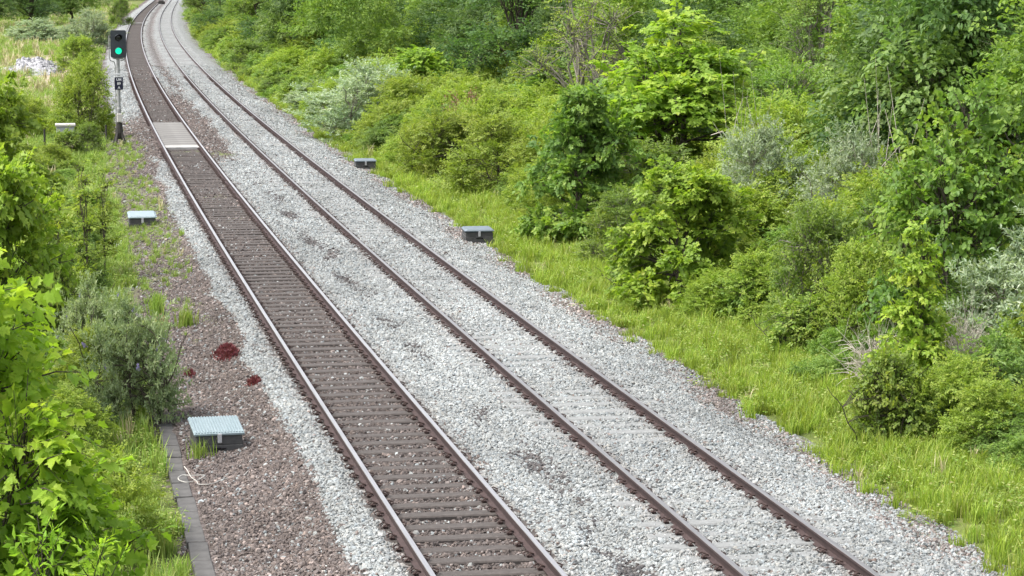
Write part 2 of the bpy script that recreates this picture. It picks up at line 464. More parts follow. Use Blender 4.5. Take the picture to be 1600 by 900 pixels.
# loose ballast stones: real rocks lying on the bed
def rock(seed, flat=.75):
    r = np.random.default_rng(seed)
    t = (1 + 5**.5) / 2
    v = np.array([(-1, t, 0), (1, t, 0), (-1, -t, 0), (1, -t, 0), (0, -1, t), (0, 1, t), (0, -1, -t), (0, 1, -t), (t, 0, -1), (t, 0, 1), (-t, 0, -1), (-t, 0, 1)], float)
    v /= np.linalg.norm(v[0])
    f = [(0, 11, 5), (0, 5, 1), (0, 1, 7), (0, 7, 10), (0, 10, 11), (1, 5, 9), (5, 11, 4), (11, 10, 2), (10, 7, 6), (7, 1, 8), (3, 9, 4), (3, 4, 2), (3, 2, 6), (3, 6, 8), (3, 8, 9), (4, 9, 5), (2, 4, 11), (6, 2, 10), (8, 6, 7), (9, 8, 1)]
    for k in range(5):                       # cut by planes: broken faces
        d = r.normal(size=3); d /= np.linalg.norm(d); c = r.uniform(.5, .8)
        q = v @ d; v = np.where((q > c)[:, None], v - (q - c)[:, None] * d, v)
    v *= np.array([1, r.uniform(.65, .95), flat * r.uniform(.75, 1.1)])
    v += r.normal(size=v.shape) * .05
    b = Buf(); b.add(v, f); return b.mesh('rock', M['stone'])
rocks = proto_collection('ballast_rock', [rock(100 + k) for k in range(9)])
SLP = .655
Y0_1, Y0_2 = 25.6, 25.75
def stone_points():
    out = []
    for (ya, yb, dens) in ((23, 45, 680), (45, 62, 500), (62, 85, 270), (85, 118, 130), (118, 150, 60), (150, 190, 34)):
        n = int((yb - ya) * 11.2 * dens)
        s_ = rng.uniform(-3.9, 7.3, n); y_ = rng.uniform(ya, yb, n)
        out.append(np.stack([s_, y_], 1))
    q = np.concatenate(out); s_, y_ = q[:, 0], q[:, 1]
    keep = np.ones(len(q), bool)
    ph1 = np.abs((y_ - Y0_1 + SLP / 2) % SLP - SLP / 2); ph2 = np.abs((y_ - Y0_2 + SLP / 2) % SLP - SLP / 2)
    r = rng.random(len(q))
    t1 = np.abs(s_) < 1.0
    keep &= ~(t1 & (ph1 < .155) & (r > .035))
    t2 = np.abs(s_ - SPACING) < 1.2
    keep &= ~(t2 & (ph2 < .13) & (r > .6))
    for c in (-.7525, .7525, SPACING - .7525, SPACING + .7525):
        keep &= np.abs(s_ - c) > .085
    e = vnoise(s_ * .9, y_ * .8, 51)
    keep &= r < sig((7.0 + .3 * e - s_) / .15)
    keep &= r < sig((s_ + 3.45 + .15 * e) / .1)
    keep &= ~((np.abs(s_ + 3.22) < .16))                       # troughing lids
    keep &= ~((np.abs(s_) < .7) & (y_ > 102.2) & (y_ < 117.8) & (r > .13))   # deck
    keep &= ~((s_ > -2.95) & (s_ < -2.08) & (y_ > 39.6) & (y_ < 41.1))
    m = moss(s_, y_)
    keep &= ~(rng.random(len(q)) < m * .75)
    q = q[keep]; s_, y_ = q[:, 0], q[:, 1]
    X = xline(y_) + s_
    z = profile(s_) + .006 + .014 * vnoise(s_ * 4, y_ * 4, 41) + .02 * vnoise(s_ * 1.1, y_ * .7, 42) - np.clip(np.maximum(-s_ - 3.25, s_ - 6.75), 0, 1) * .25
    k = in_view(X, y_, z)
    return s_[k], y_[k], X[k], z[k]
s_, y_, X_, z_ = stone_points()
n = len(s_)
a_ = age(s_, y_)
old = rng.random(n) < np.clip((a_ - .5) * 1.7 + .5, .03, .93)
base = np.where(old[:, None], np.array([.099, .082, .074]), np.array([.208, .218, .213]))
base = np.where((old & (s_ > 5))[:, None], np.array([.145, .125, .115]), base)
base = np.where((old & (np.abs(s_) < .8))[:, None], base * .7, base)
rust = np.min([np.abs(s_ - c) for c in (-.7525, .7525, SPACING - .7525, SPACING + .7525)], axis=0)
rw = (np.exp(-(rust / .22)**2) * np.clip(.45 + .5 * vnoise(s_ * 2, y_ * .6, 66), 0, .8))[:, None]
base = base * (1 - rw) + np.array([.140, .115, .106]) * rw
base = base * (1 + .16 * vnoise(s_ * .9, y_ * .35, 67) + .10 * vnoise(s_ * 3, y_ * 2, 68))[:, None]
lum = np.exp(rng.normal(0, .16, n))
six = old & (np.abs(s_ - 1.82) < .4) & (y_ < 97)
base = np.where(six[:, None], np.array([.075, .070, .068]), base)
lum = np.where(old & ~six & (rng.random(n) < .10), lum * 2.0, lum)
warm = rng.normal(0, .025, (n, 1)) * np.array([[1, 0, -1]])
tint = np.clip(base * lum[:, None] * (1 + warm), .03, .72)
size = np.clip(np.exp(rng.normal(math.log(.028), .28, n)), .015, .056) * np.interp(y_, [45, 90, 150], [1.0, 1.35, 1.8])
scl = size[:, None] * rng.uniform(.8, 1.2, (n, 3))
st = scatter('ballast_stones', np.stack([X_, y_, z_ + rng.uniform(-.008, .008, n)], 1), rng.uniform(-PI, PI, (n, 3)) * np.array([.35, .35, 1]), scl, rng.integers(0, 9, n), rocks, M['stone'], tint)
tag(st, 'loose broken ballast stones, pale grey and old brown, around the rails', 'ballast')
print('stones', n)

# ------------------------------------------------------------------ railway tracks
RAILP = [(.029, 0), (.0345, -.008), (.036, -.036), (.011, -.050), (.009, -.128), (.022, -.138), (.070, -.149), (.070, -.159)]
prof_pts = RAILP + [(-x, z) for x, z in reversed(RAILP)]
def rail_mesh(off, head):
    ys = axis([(22, 60, 2.0), (60, 620, 2.5)])
    V = []
    k = len(prof_pts)
    dx = np.gradient(xline(ys, off), ys); nrm = np.sqrt(1 + dx**2)
    for (u, z) in prof_pts:
        V.append(np.stack([xline(ys, off) + u / nrm, ys - u * dx / nrm, np.full(len(ys), z)], 1))
    V = np.stack(V, 1)
    b = Buf(); f, m = [], []
    for i in range(len(ys) - 1):
        for j in range(k):
            j2 = (j + 1) % k
            f.append((i * k + j, (i + 1) * k + j, (i + 1) * k + j2, i * k + j2))
            m.append(1 if j in (k - 1, 0, k - 2) else 0)
    b.add(V.reshape(-1, 3), f, np.array(m))
    b.add(V[0], [(0, 1, 14, 15), (1, 2, 13, 14), (2, 3, 12, 13), (3, 4, 11, 12), (4, 5, 10, 11), (5, 6, 9, 10), (6, 7, 8, 9)])
    return b.mesh('rail', [M['rail'], head])
def clip_buf(b, x, y, z, side):
    """a spring clip with its cast shoulder beside the rail foot"""
    x0, x1 = sorted((x + side * .072, x + side * .135))
    b.box(x0, x1, y - .045, y + .045, z - .02, z + .022, bev=.008)
    pts = [(x + side * .15, y - .06, z + .015), (x + side * .10, y - .055, z + .05), (x + side * .055, y - .02, z + .035), (x + side * .06, y + .02, z + .035),
           (x + side * .12, y + .06, z + .055), (x + side * .175, y + .03, z + .035), (x + side * .16, y - .01, z + .02)]
    b.tube(pts, .011, 5, cap=True)
def sleeper_buf(b, x, y, z, w=.28, half=1.25, j=0.0):
    r = np.random.default_rng(int(y * 1000))
    zs = z + r.normal(0, .004)
    b.box(x - half, x + half, y - w / 2, y + w / 2, zs - .16, zs, bev=.018)
def build_track(label, off, ystart, head, smat, zsl):
    root = tag(empty('railway_track', (X1 + off, 30, 0)), label, 'railway track')
    inv = Matrix.Translation((-(X1 + off), -30, 0))
    def child(name, me, par=root):
        o = link(name, me, par)
        return o
    for d in (-.7525, .7525):
        o = child('rail', rail_mesh(off + d, head)); o.matrix_parent_inverse = inv
    # one sleeper with its four clips, then copies along the line
    protos = []
    for k in range(4):
        b = Buf(); sleeper_buf(b, 0, 0.001 * k, 0, w=.27 + .006 * k); protos.append(b.mesh('sleeper', smat))
    cm = []
    for sx in (-.7525, .7525):
        for sd in (-1, 1):
            b = Buf(); clip_buf(b, sx, 0, .012, sd); cm.append(b.mesh('rail_clip', M['clip']))
    for i in range(100):
        y = ystart + i * SLP
        o = child('sleeper', protos[i % 4])
        r = np.random.default_rng(i + int(off * 100))
        sl = float(np.gradient(xline(np.array([y - 1, y, y + 1]), off))[1])
        o.location = (float(xline(y, off)) - (X1 + off) + r.normal(0, .012), y - 30 + r.normal(0, .012), zsl + r.normal(0, .004))
        o.rotation_euler = (0, 0, -math.atan(sl) + r.normal(0, .004))
        for me in cm: child('rail_clip', me, o)
    b, c = Buf(), Buf()
    y = ystart + 100 * SLP
    while y < 560:
        if not (off == 0 and 102.5 < y < 117.9):
            x = float(xline(y, off)); sleeper_buf(b, x, y, zsl)
            if y < 170:
                for sx in (-.7525, .7525):
                    for sd in (-1, 1): clip_buf(c, x + sx, y, zsl + .012, sd)
        y += SLP
    o = b.build('sleeper', smat, root); o.matrix_parent_inverse = inv; o['kind'] = 'stuff'
    o = c.build('rail_clip', M['clip'], root); o.matrix_parent_inverse = inv; o['kind'] = 'stuff'
    return root
build_track('left railway track with exposed brown sleepers and bright rail heads', 0, Y0_1, M['steel'], M['sleeper'], -.168)
build_track('right railway track with sleepers buried in pale ballast and duller rails', SPACING, Y0_2, M['steel_dull'], M['sleeper_pale'], -.150)

# crossing deck between the rails by the signal
b = Buf()
ys = np.arange(102.3, 117.9, 1.3)
r_ = empty('crossing_deck', (float(xline(110)), 110, -.15))
tag(r_, 'flat grey concrete deck between the left track rails beside the signal', 'crossing deck')
for k, y in enumerate(ys):
    b = Buf(); b.box(-.66, .66, -.6495, .6495, -.1, .075)
    o = b.build('deck_slab', M['deck'] if k else M['deck_edge'], r_)
    o.location = (float(xline(y + .65)) - r_.location.x, y + .65 - 110, 0)
b = Buf(); b.box(-.68, .68, -.2, .2, -.08, .1, bev=.02)
r2 = b.build('timber_beam', M['deck_edge']); r2.location = (float(xline(337)), 337, -.14)
tag(r2, 'pale beam laid across between the left track rails in the far curve', 'beam')

# ------------------------------------------------------------------ lineside boxes
def lineside_box(px, py, rz, label, lidmat, corrug=False, w=.80, l=1.05, h=.40, z=-.5, tilt=0.0):
    x, y = on_ground(px, py, z)
    root = tag(empty('lineside_box', (x, y + l / 2, z), rz), label, 'equipment box', 'cable boxes beside the tracks')
    b = Buf()
    b.box(-w / 2 + .015, w / 2 - .015, -l / 2 + .015, l / 2 - .015, -.15, h * .48, bev=.012)
    b.box(-w / 2 + .022, w / 2 - .022, -l / 2 + .022, l / 2 - .022, h * .48 - .002, h - .045, bev=.01)
    if tilt:
        zt = h - .045
        vv = [(-w / 2 + .03, -l / 2 + .02, zt - .01), (w / 2 - .03, -l / 2 + .02, zt - .01), (w / 2 - .03, l / 2 - .02, zt - .01), (-w / 2 + .03, l / 2 - .02, zt - .01), (w / 2 - .03, l / 2 - .02, zt + l * math.sin(tilt) - .01), (-w / 2 + .03, l / 2 - .02, zt + l * math.sin(tilt) - .01)]
        b.add(vv, [(1, 2, 4), (0, 5, 3)]); b.add(vv, [(3, 5, 4, 2), (0, 1, 4, 5)])
    b.build('box_body', M['box_body'], root)
    b = Buf()
    if corrug:
        b.box(-w / 2 - .01, w / 2 + .01, -l / 2 - .01, l / 2 + .01, h - .045, h - .004, bev=.008)
        k = 17
        for i in range(k):
            c = -w / 2 + (i + .5) * w / k
            b.box(c - w / k * .27, c + w / k * .27, -l / 2 + .01, l / 2 - .01, h - .006, h + .012, bev=.004)
    else:
        b.box(-w / 2 - .01, w / 2 + .01, -l / 2 - .01, l / 2 + .01, h - .05, h + .03, bev=.05)
    o = b.build('lid', lidmat, root); o.location = (0, l / 2 * math.sin(tilt), 0); o.rotation_euler = (tilt, 0, 0); o.location.z = l / 2 * math.sin(tilt) + (1 - math.cos(tilt)) * 0; o.location.y = h * math.sin(tilt)
    b = Buf(); b.box(-.032, .032, -l / 2 - .03, -l / 2 - .013, h - .16, h - .015, bev=.006)
    b.build('latch', M['latch'], root)
    b = Buf(); b.box(-.10, .10, -l / 2 - .004, -l / 2 + .02, h * .30, h * .38, bev=.004); b.build('vent_slot', M['lens_dark'], root)
    return root
lineside_box(341, 714, .06, 'nearest box with pale ribbed lid and dark sides on brown ballast', M['grey_lid'], True, h=.38, z=-.48, l=.85, tilt=.13, w=.76)
lineside_box(223, 358, .0, 'pale smooth lid box standing among the grass left of the tracks', M['grey_lid'], h=.34, l=1.1, z=-.47, tilt=.06)
lineside_box(751, 378, -.06, 'slate blue lid box at the edge of the right grass strip', M['blue_lid'], h=.31, z=-.5)
lineside_box(573, 264, -.06, 'far slate lid box below the grey green shrub right of tracks', M['blue_lid'], h=.30, z=-.5)
# grey cabinet in the bushes
x, y = on_ground(103, 240, -.55)
r_ = tag(empty('lineside_cabinet', (x, y, -.55)), 'upright pale grey cabinet half hidden in bushes left of the signal', 'cabinet')
b = Buf(); b.box(-.36, .36, -.25, .25, 0, 1.12, bev=.015); b.build('cabinet_body', M['cabinet'], r_)
b = Buf(); b.box(-.41, .41, -.32, .32, 1.121, 1.23, bev=.02); b.build('cabinet_roof', M['white_box'], r_)
b = Buf(); b.box(-.30, .30, -.265, -.252, .12, 1.05, bev=.004); d_ = b.build('cabinet_door', M['cabinet'], r_)
b = Buf(); b.box(.2, .225, -.29, -.266, .55, .68, bev=.004); b.build('handle', M['box_body'], d_)
# small dark box far between the tracks
x, y = on_ground(252, 6, -.15)
b = Buf(); b.box(-.7, .7, -.8, .8, -.1, .45, bev=.08); b.box(-.5, .5, -.6, .6, .448, .7, bev=.06)
o = b.build('track_cabinet', M['base_dark']); o.location = (x, y, -.15); tag(o, 'small dark low cabinet far off between the two tracks', 'cabinet')

# ------------------------------------------------------------------ signal
sx, sy = on_ground(187, 228, -.42)
sg = tag(empty('railway_signal', (sx, sy, -.42), .10), 'two aspect railway signal on grey post showing a green light', 'signal')
b = Buf()
for q in range(4):
    a = PI / 4 + q * PI / 2
    c, s2 = math.cos(a), math.sin(a)
    b.tube([(c * .33, s2 * .33, -.1), (c * .30, s2 * .30, .02), (c * .12, s2 * .12, .55), (c * .085, s2 * .085, .98)], [.085, .08, .06, .05], 6)
b.lathe([(.30, .10), (.55, .16), (.98, .13), (1.0, .0)], 12)
b.build('base', M['base_dark'], sg)
b = Buf(); b.lathe([(.95, .075), (3.75, .07)], 14); b.build('post', M['galv'], sg, True)
b = Buf(); b.box(-.10, .10, -.16, -.02, 1.0, 1.36, bev=.02); b.build('junction_box', M['white_box'], sg)
b = Buf(); b.lathe([(1.44, .10), (1.58, .10), (1.6, .08)], 12); b.build('collar', M['galv'], sg)
pl = None
b = Buf(); b.box(-.175, .175, -.13, -.10, 2.36, 2.88, bev=.004); pl = b.build('number_plate', M['plate'], sg)
b = Buf(); b.box(-.18, .18, -.14, -.10, 2.885, 2.94, bev=.004); b.box(-.18, .18, -.14, -.10, 2.97, 3.05, bev=.004); b.build('white_band', M['white_paint'], sg)
def text(t, z, size, parent, loc_y):
    cu = bpy.data.curves.new('lettering', 'FONT'); cu.body = t; cu.size = size; cu.align_x = 'CENTER'; cu.extrude = .002; cu.offset = .005
    cu.materials.append(M['white_paint'])
    o = bpy.data.objects.new('lettering', cu); COL.objects.link(o); o.parent = parent
    o.location = (0, loc_y, z); o.rotation_euler = (PI / 2, 0, 0)
    return o
text('UM', 2.735, .145, pl, -.134); text('89', 2.57, .145, pl, -.134); text('A', 2.405, .145, pl, -.134)
hd = Buf()
W, H0, H1 = .325, 3.70, 4.84
ring = []
def rrect(x0, x1, z0, z1, r, n=5):
    p = []
    for cx, cz, a0 in ((x1 - r, z0 + r, -PI / 2), (x1 - r, z1 - r, 0), (x0 + r, z1 - r, PI / 2), (x0 + r, z0 + r, PI)):
        for k in range(n): a = a0 + k / (n - 1) * PI / 2; p.append((cx + r * math.cos(a), cz + r * math.sin(a)))
    return p
rr = rrect(-W, W, H0, H1, .07); k = len(rr)
v = [(x, -.20, z) for x, z in rr] + [(x, -.17, z) for x, z in rr] + [(0, -.20, (H0 + H1) / 2), (0, -.17, (H0 + H1) / 2)]
f = [(i, (i + 1) % k, 2 * k) for i in range(k)]; hd.add(v, f); hd.add(v, [((i + 1) % k + k, i + k, 2 * k + 1) for i in range(k)])
hd.add(v, [(i, i + k, (i + 1) % k + k, (i + 1) % k) for i in range(k)])
hd.box(-.26, .26, -.169, .16, H0 + .08, H1 - .1, bev=.03)
head = hd.build('signal_head', M['signal_black'], sg)
def lamp(z, mat, name):
    b = Buf()
    n = 18; th = np.arange(n) / n * 2 * PI
    v = [(0, -.245, z)] + [(math.cos(t) * .095, -.238, z + math.sin(t) * .095) for t in th] + [(math.cos(t) * .135, -.215, z + math.sin(t) * .135) for t in th]
    f = [(0, 1 + i, 1 + (i + 1) % n) for i in range(n)]
    b.add(v, f); b.add(v, [(1 + i, 1 + n + i, 1 + n + (i + 1) % n, 1 + (i + 1) % n) for i in range(n)])
    o = b.build(name, mat, head, True)
    b = Buf()                                                   # hood over the lens
    m = 15; t2 = np.linspace(-.25, PI + .25, m)
    for ra, fl in ((.158, 1), (.150, -1)):
        v = [(math.cos(t) * ra, -.201, z + math.sin(t) * ra) for t in t2] + [(math.cos(t) * ra, -.201 - .05 - .22 * max(0, math.sin(t)), z + math.sin(t) * ra) for t in t2]
        b.add(v, [((i, i + 1, m + i + 1, m + i) if fl > 0 else (m + i, m + i + 1, i + 1, i)) for i in range(m - 1)])
    b.build('hood', M['signal_black'], head, True)
lamp(4.52, M['lens_dark'], 'dark_lamp'); lamp(3.98, M['green'], 'green_lamp')
b = Buf()
b.tube([(-.37, -.06, 4.62), (-.37, -.06, 3.72), (-.33, -.05, 3.58), (-.16, 0, 3.52), (-.12, .02, 3.35), (-.12, .04, .3)], .022, 6)
b.tube([(-.37, -.06, 4.3), (-.26, -.02, 4.3)], .03, 6); b.tube([(.30, 0, 3.68), (.24, 0, 3.6), (.10, 0, 3.58)], .03, 6)
b.build('conduit', M['galv'], sg)
b = Buf(); b.box(-.22, .22, -.05, .1, 3.64, 3.7, bev=.01); b.build('bracket', M['galv'], sg)

# ------------------------------------------------------------------ cable trough lids, cable, litter, rubble, fence posts
tl = Buf(); tl.box(-.125, .125, -.485, .485, -.06, .035, bev=.008)
tlm = tl.mesh('trough_lid', M['concrete'])
TL = ['grey concrete trough lid cut by the lower picture edge, nearest of the row', 'grey concrete trough lid, second nearest of the row by brown ballast', 'grey concrete trough lid, third nearest of the row by brown ballast',
      'grey concrete trough lid, fourth nearest of the row by brown ballast', 'grey concrete trough lid, fifth nearest of the row, second before the cable loop', 'grey concrete trough lid just in front of the white cable loop',
      'grey concrete trough lid lying under the white cable loop', 'grey concrete trough lid just behind the white cable loop', 'grey concrete trough lid beside the corner of the nearest ribbed box']
k = 0; y = 31.56
rr_ = np.random.default_rng(5)
while y < 76:
    if y < 42.5 or 53 < y < 56 or 60 < y < 70:
        o = link('trough_lid', tlm); o.location = (float(xline(y)) - 3.225 + rr_.normal(0, .012), y + rr_.normal(0, .01), -.505 + rr_.normal(0, .006))
        o.rotation_euler = (rr_.normal(0, .01), rr_.normal(0, .02), rr_.normal(0, .012))
        if y > 42.5: lab = 'concrete trough lid showing through weeds and grass beyond the ribbed box'
        elif k < 9: lab = TL[k]
        else: lab = 'concrete trough lid half covered by the grey green buddleia'
        tag(o, lab, 'trough lid', 'concrete cable trough lids'); k += 1
    y += 1.0
def gpts(px, z): return [(*on_ground(a, b_, z), z + .02) for a, b_ in px]
def smooth_path(p, n=60):
    p = np.array(p); t = np.linspace(0, 1, len(p)); tt = np.linspace(0, 1, n)
    out = np.stack([np.interp(tt, t, p[:, i]) for i in range(3)], 1)
    for _ in range(3): out[1:-1] = (out[:-2] + 2 * out[1:-1] + out[2:]) / 4
    return out
b = Buf()
b.tube(smooth_path(gpts([(318, 744), (300, 745), (285, 744), (278, 748), (279, 752), (290, 756), (302, 754), (312, 751), (320, 745)], -.43)), .0065, 5)
b.tube(smooth_path(gpts([(288, 731), (293, 737), (296, 744), (300, 749), (308, 754), (309, 759), (325, 759), (335, 757), (347, 751), (362, 748), (376, 740)], -.41)), .0065, 5)
b.tube(smooth_path(gpts([(381, 745), (385, 741), (389, 736)], -.385), 12), .0065, 5)
o = b.build('cable', M['cable']); tag(o, 'thin white cable looped over a trough lid and brown ballast', 'cable')
x, y = on_ground(181, 393, -.55)
b = Buf(); v = []
for i in range(6):
    for j in range(6): v.append((i * .06 - .15, j * .07 - .17, .06 + .09 * math.sin(i * 1.7 + j) * math.cos(j * 1.3) + .12 * (j / 5)))
b.add(v, [(i * 6 + j, (i + 1) * 6 + j, (i + 1) * 6 + j + 1, i * 6 + j + 1) for i in range(5) for j in range(5)])
o = b.build('litter_bag', M['white_paint'], None, True); o.location = (x, y, -.5); o.modifiers.new('thick', 'SOLIDIFY').thickness = .01
tag(o, 'crumpled white plastic scrap lying in weeds left of the tracks', 'litter')
# rubble heap
b = Buf()
cx, cy_ = -0.9, 192.0
gu, gv = np.meshgrid(np.linspace(-1, 1, 60), np.linspace(-1, 1, 40), indexing='ij')
rr2 = np.clip(1 - (gu**2 + gv**2), 0, 1)
zz = 1.25 * rr2**.7 * (.75 + .25 * vnoise(gu * 3, gv * 3, 61)) * np.where(gu < -.42, .55, 1.0) + .06 * vnoise(gu * 14, gv * 14, 62) - .1
i, j = np.meshgrid(np.arange(59), np.arange(39), indexing='ij'); a = i * 40 + j
b.add(np.stack([gu * 2.5, gv * 6, zz], -1).reshape(-1, 3), np.stack([a, a + 40, a + 41, a + 1], -1).reshape(-1, 4))
for q in range(420):
    u, v2 = rng.uniform(-.95, .95, 2)
    if u * u + v2 * v2 > .95: continue
    iu, iv = int((u + 1) / 2 * 59), int((v2 + 1) / 2 * 39)
    rv = rng.normal(size=(12, 3)); t = (1 + 5**.5) / 2
    base_v = np.array([(-1, t, 0), (1, t, 0), (-1, -t, 0), (1, -t, 0), (0, -1, t), (0, 1, t), (0, -1, -t), (0, 1, -t), (t, 0, -1), (t, 0, 1), (-t, 0, -1), (-t, 0, 1)]) / 1.9
    b.add(base_v * rng.uniform(.06, .2) * (1 + .2 * rv) + np.array([u * 2.5, v2 * 6, zz[iu, iv] + .03]), [(0, 11, 5), (0, 5, 1), (0, 1, 7), (0, 7, 10), (0, 10, 11), (1, 5, 9), (5, 11, 4), (11, 10, 2), (10, 7, 6), (7, 1, 8), (3, 9, 4), (3, 4, 2), (3, 2, 6), (3, 6, 8), (3, 8, 9), (4, 9, 5), (2, 4, 11), (6, 2, 10), (8, 6, 7), (9, 8, 1)])
o = b.build('rubble_heap', M['rubble']); o.location = (cx, cy_, float(height(cx, cy_))); tag(o, 'pale heap of crushed stone on bare ground left of the signal', 'rubble heap')
for px, py, hh, lab in ((166, 226, .85, 'thin dark fence post between round bush and the signal base'), (70, 236, .9, 'dark fence post among bushes left of the grey cabinet')):
    x, y = on_ground(px, py, -.5)
    b = Buf(); b.tube([(0, 0, -.2), (0.005, 0, hh * .5), (0, .01, hh)], [.045, .042, .04], 7, cap=True)
    o = b.build('fence_post', M['base_dark']); o.location = (x, y, -.5); tag(o, lab, 'fence post')

# ------------------------------------------------------------------ foliage
def fan(outline, c=(0, .4), fold=.22, droop=.18):
    o = np.array(outline, float); n = len(o)
    v = np.concatenate([o, [c]])
    z = fold * np.abs(v[:, 0]) - droop * v[:, 1]**2
    v = np.column_stack([v, z]); f = [(i, (i + 1) % n, n) for i in range(n)]
    return v, np.array(f)
def mirror(half):  # half outline from base to tip on +x
    return [(x, y) for x, y in half] + [(-x, y) for x, y in reversed(half) if abs(x) > 1e-6]
LEAF = {
    'lobed': fan(mirror([(0, 0), (.16, -.03), (.44, .10), (.30, .26), (.36, .32), (.56, .56), (.36, .56), (.25, .62), (.22, .78), (.10, .86), (0, 1.03)]), (0, .32)),
    'lobed_lo': fan(mirror([(0, 0), (.42, .08), (.30, .28), (.55, .55), (.22, .66), (0, 1.02)]), (0, .35)),
    'round': fan(mirror([(0, 0), (.30, .10), (.44, .42), (.34, .78), (0, 1.0)]), (0, .45), .18, .22),
    'ovate': fan(mirror([(0, 0), (.25, .25), (.22, .62), (0, 1.0)]), (0, .42), .25, .2),
    'lance': (np.array([(0, 0, 0), (.13, .4, .03), (0, 1, -.12), (-.13, .4, .03)]), np.array([(0, 1, 2), (0, 2, 3)])),
    'lance_w': (np.array([(0, 0, 0), (.19, .4, .05), (0, 1, -.1), (-.19, .4, .05)]), np.array([(0, 1, 2), (0, 2, 3)])),
    'quad': (np.array([(0, 0, 0), (.34, .45, .08), (0, 1, -.12), (-.34, .5, .08)]), np.array([(0, 1, 2), (0, 2, 3)])),
}
def unit(a): return a / (np.linalg.norm(a, axis=-1, keepdims=True) + 1e-9)
def put_leaves(buf, kind, P, D, Nn, size, r, rnd, mat=0):
    lv, lf = LEAF[kind]
    D = unit(D); X = unit(np.cross(D, Nn)); Z = np.cross(X, D)
    sz = np.asarray(size)[:, None, None]
    wob = r.uniform(.8, 1.15, (len(P), 1, 1))
    V = P[:, None] + sz * (lv[None, :, 0, None] * wob * X[:, None] + lv[None, :, 1, None] * D[:, None] + lv[None, :, 2, None] * Z[:, None] * r.uniform(.3, 1.8, (len(P), 1, 1)))
    k = len(lv)
    Fi = (lf[None] + (np.arange(len(P)) * k)[:, None, None]).reshape(-1, 3)
    buf.add(V.reshape(-1, 3), Fi, mat, np.repeat(rnd, k))
def crown(buf, stems, lobes, n, m, leaf, size, L, r, flat=.6, up=.25, spread=.85, shell=.45, droop=.12, petiole=.25, spiral=False, twigs=.3, twig_r=.006, rnd_top=.25, gap=.25, bottom=-.55, hang=.3):
    """sprays of leaves on twigs filling lobes (centre, radii); the crown stays open where the gap noise says so"""
    lobes = [(np.array(c, float), np.array(q, float)) for c, q in lobes]
    vol = np.array([q.prod() ** .72 for c, q in lobes]); which = r.choice(len(lobes), n, p=vol / vol.sum())
    C = np.array([c for c, q in lobes])[which]; Q = np.array([q for c, q in lobes])[which]
    d = unit(r.normal(size=(n, 3))); low = d[:, 2] < bottom; d[low, 2] *= -1
    rad = (1 - shell) + shell * r.random(n) ** .6
    bump = 1 + .2 * np.sin(d[:, 0] * 5 + which) + .12 * np.sin(d[:, 1] * 7 + 2 * which) + .12 * np.sin(d[:, 2] * 6 + 3 * which) + r.normal(0, .09, n)
    poke = r.random(n) < .17
    rad = np.where(poke, rad * r.uniform(1.05, 1.55, n), rad)
    P = C + d * Q * (rad * bump)[:, None]
    lobe_tone = r.normal(0, .13, len(lobes))[which]
    g = vnoise(P[:, 0] * 2.2 / Q.mean() * 1.5 + P[:, 2], P[:, 1] * 2.2 / Q.mean() * 1.5 - P[:, 2], 77, 2)
    keep = (g > -1.2 + gap * 1.6) & (P[:, 2] > .05)
    P, d, C, lobe_tone = P[keep], d[keep], C[keep], lobe_tone[keep]; n = len(P)
    a = unit(unit(d * [1, 1, .35]) + np.array([0, 0, up]) + r.normal(0, .35, (n, 3)))
    nrm = unit(np.array([0, 0, 1.0]) * flat + d * (1 - flat) + r.normal(0, .18, (n, 3)))
    nrm = unit(nrm - (nrm * a).sum(1, keepdims=True) * a)
    bb = np.cross(nrm, a)
    Ls = L * r.uniform(.6, 1.3, n)
    t = np.linspace(.12, 1, m)
    T = np.repeat(t[None], n, 0) + r.normal(0, .04, (n, m))
    pos = P[:, None] + a[:, None] * ((T - .6) * Ls[:, None])[..., None]
    pos[..., 2] -= droop * Ls[:, None] * T**2
    if spiral:
        ang = np.arange(m) * 2.4 + r.uniform(0, 6.28, (n, 1))
        rad_d = np.cos(ang)[..., None] * bb[:, None] + np.sin(ang)[..., None] * nrm[:, None]
        dr = unit(a[:, None] * .75 + rad_d * spread + r.normal(0, .15, (n, m, 3)))
        ln = unit(np.array([0, 0, .8]) + a[:, None] * .3 - rad_d * .2 + r.normal(0, .3, (n, m, 3)))
    else:
        side = np.where(np.arange(m) % 2 == 0, 1.0, -1.0); side[-1] = 0
        dr = unit(a[:, None] * (.45 + .5 * t[None, :, None]) - np.array([0, 0, hang]) + bb[:, None] * side[None, :, None] * spread + r.normal(0, .22, (n, m, 3)))
        ln = unit(nrm[:, None] + d[:, None] * hang * .8 + r.normal(0, .26, (n, m, 3)))
        pos = pos + dr * (size * petiole)
    sz = size * r.uniform(.6, 1.15, (n, m)) * (1.08 - .35 * np.abs(t - .55))[None]
    sp = r.random(n)
    rv = np.clip(.14 + .5 * sp[:, None] + lobe_tone[:, None] + r.normal(0, .13, (n, m)) + rnd_top * (T - .5) * .8, 0, 1)
    put_leaves(buf, leaf, pos.reshape(-1, 3), dr.reshape(-1, 3), ln.reshape(-1, 3), sz.ravel(), r, rv.ravel())
    for i in np.nonzero(r.random(n) < twigs)[0]:
        p1 = P[i] + a[i] * .4 * Ls[i]; p0 = P[i] - a[i] * .65 * Ls[i]; c0 = C[i] * .5 + p0 * .5 - np.array([0, 0, .1])
        stems.tube([c0, p0 - [0, 0, .02], p1 - [0, 0, droop * Ls[i] * .5]], [twig_r * 1.9, twig_r * 1.2, twig_r * .5], 3)
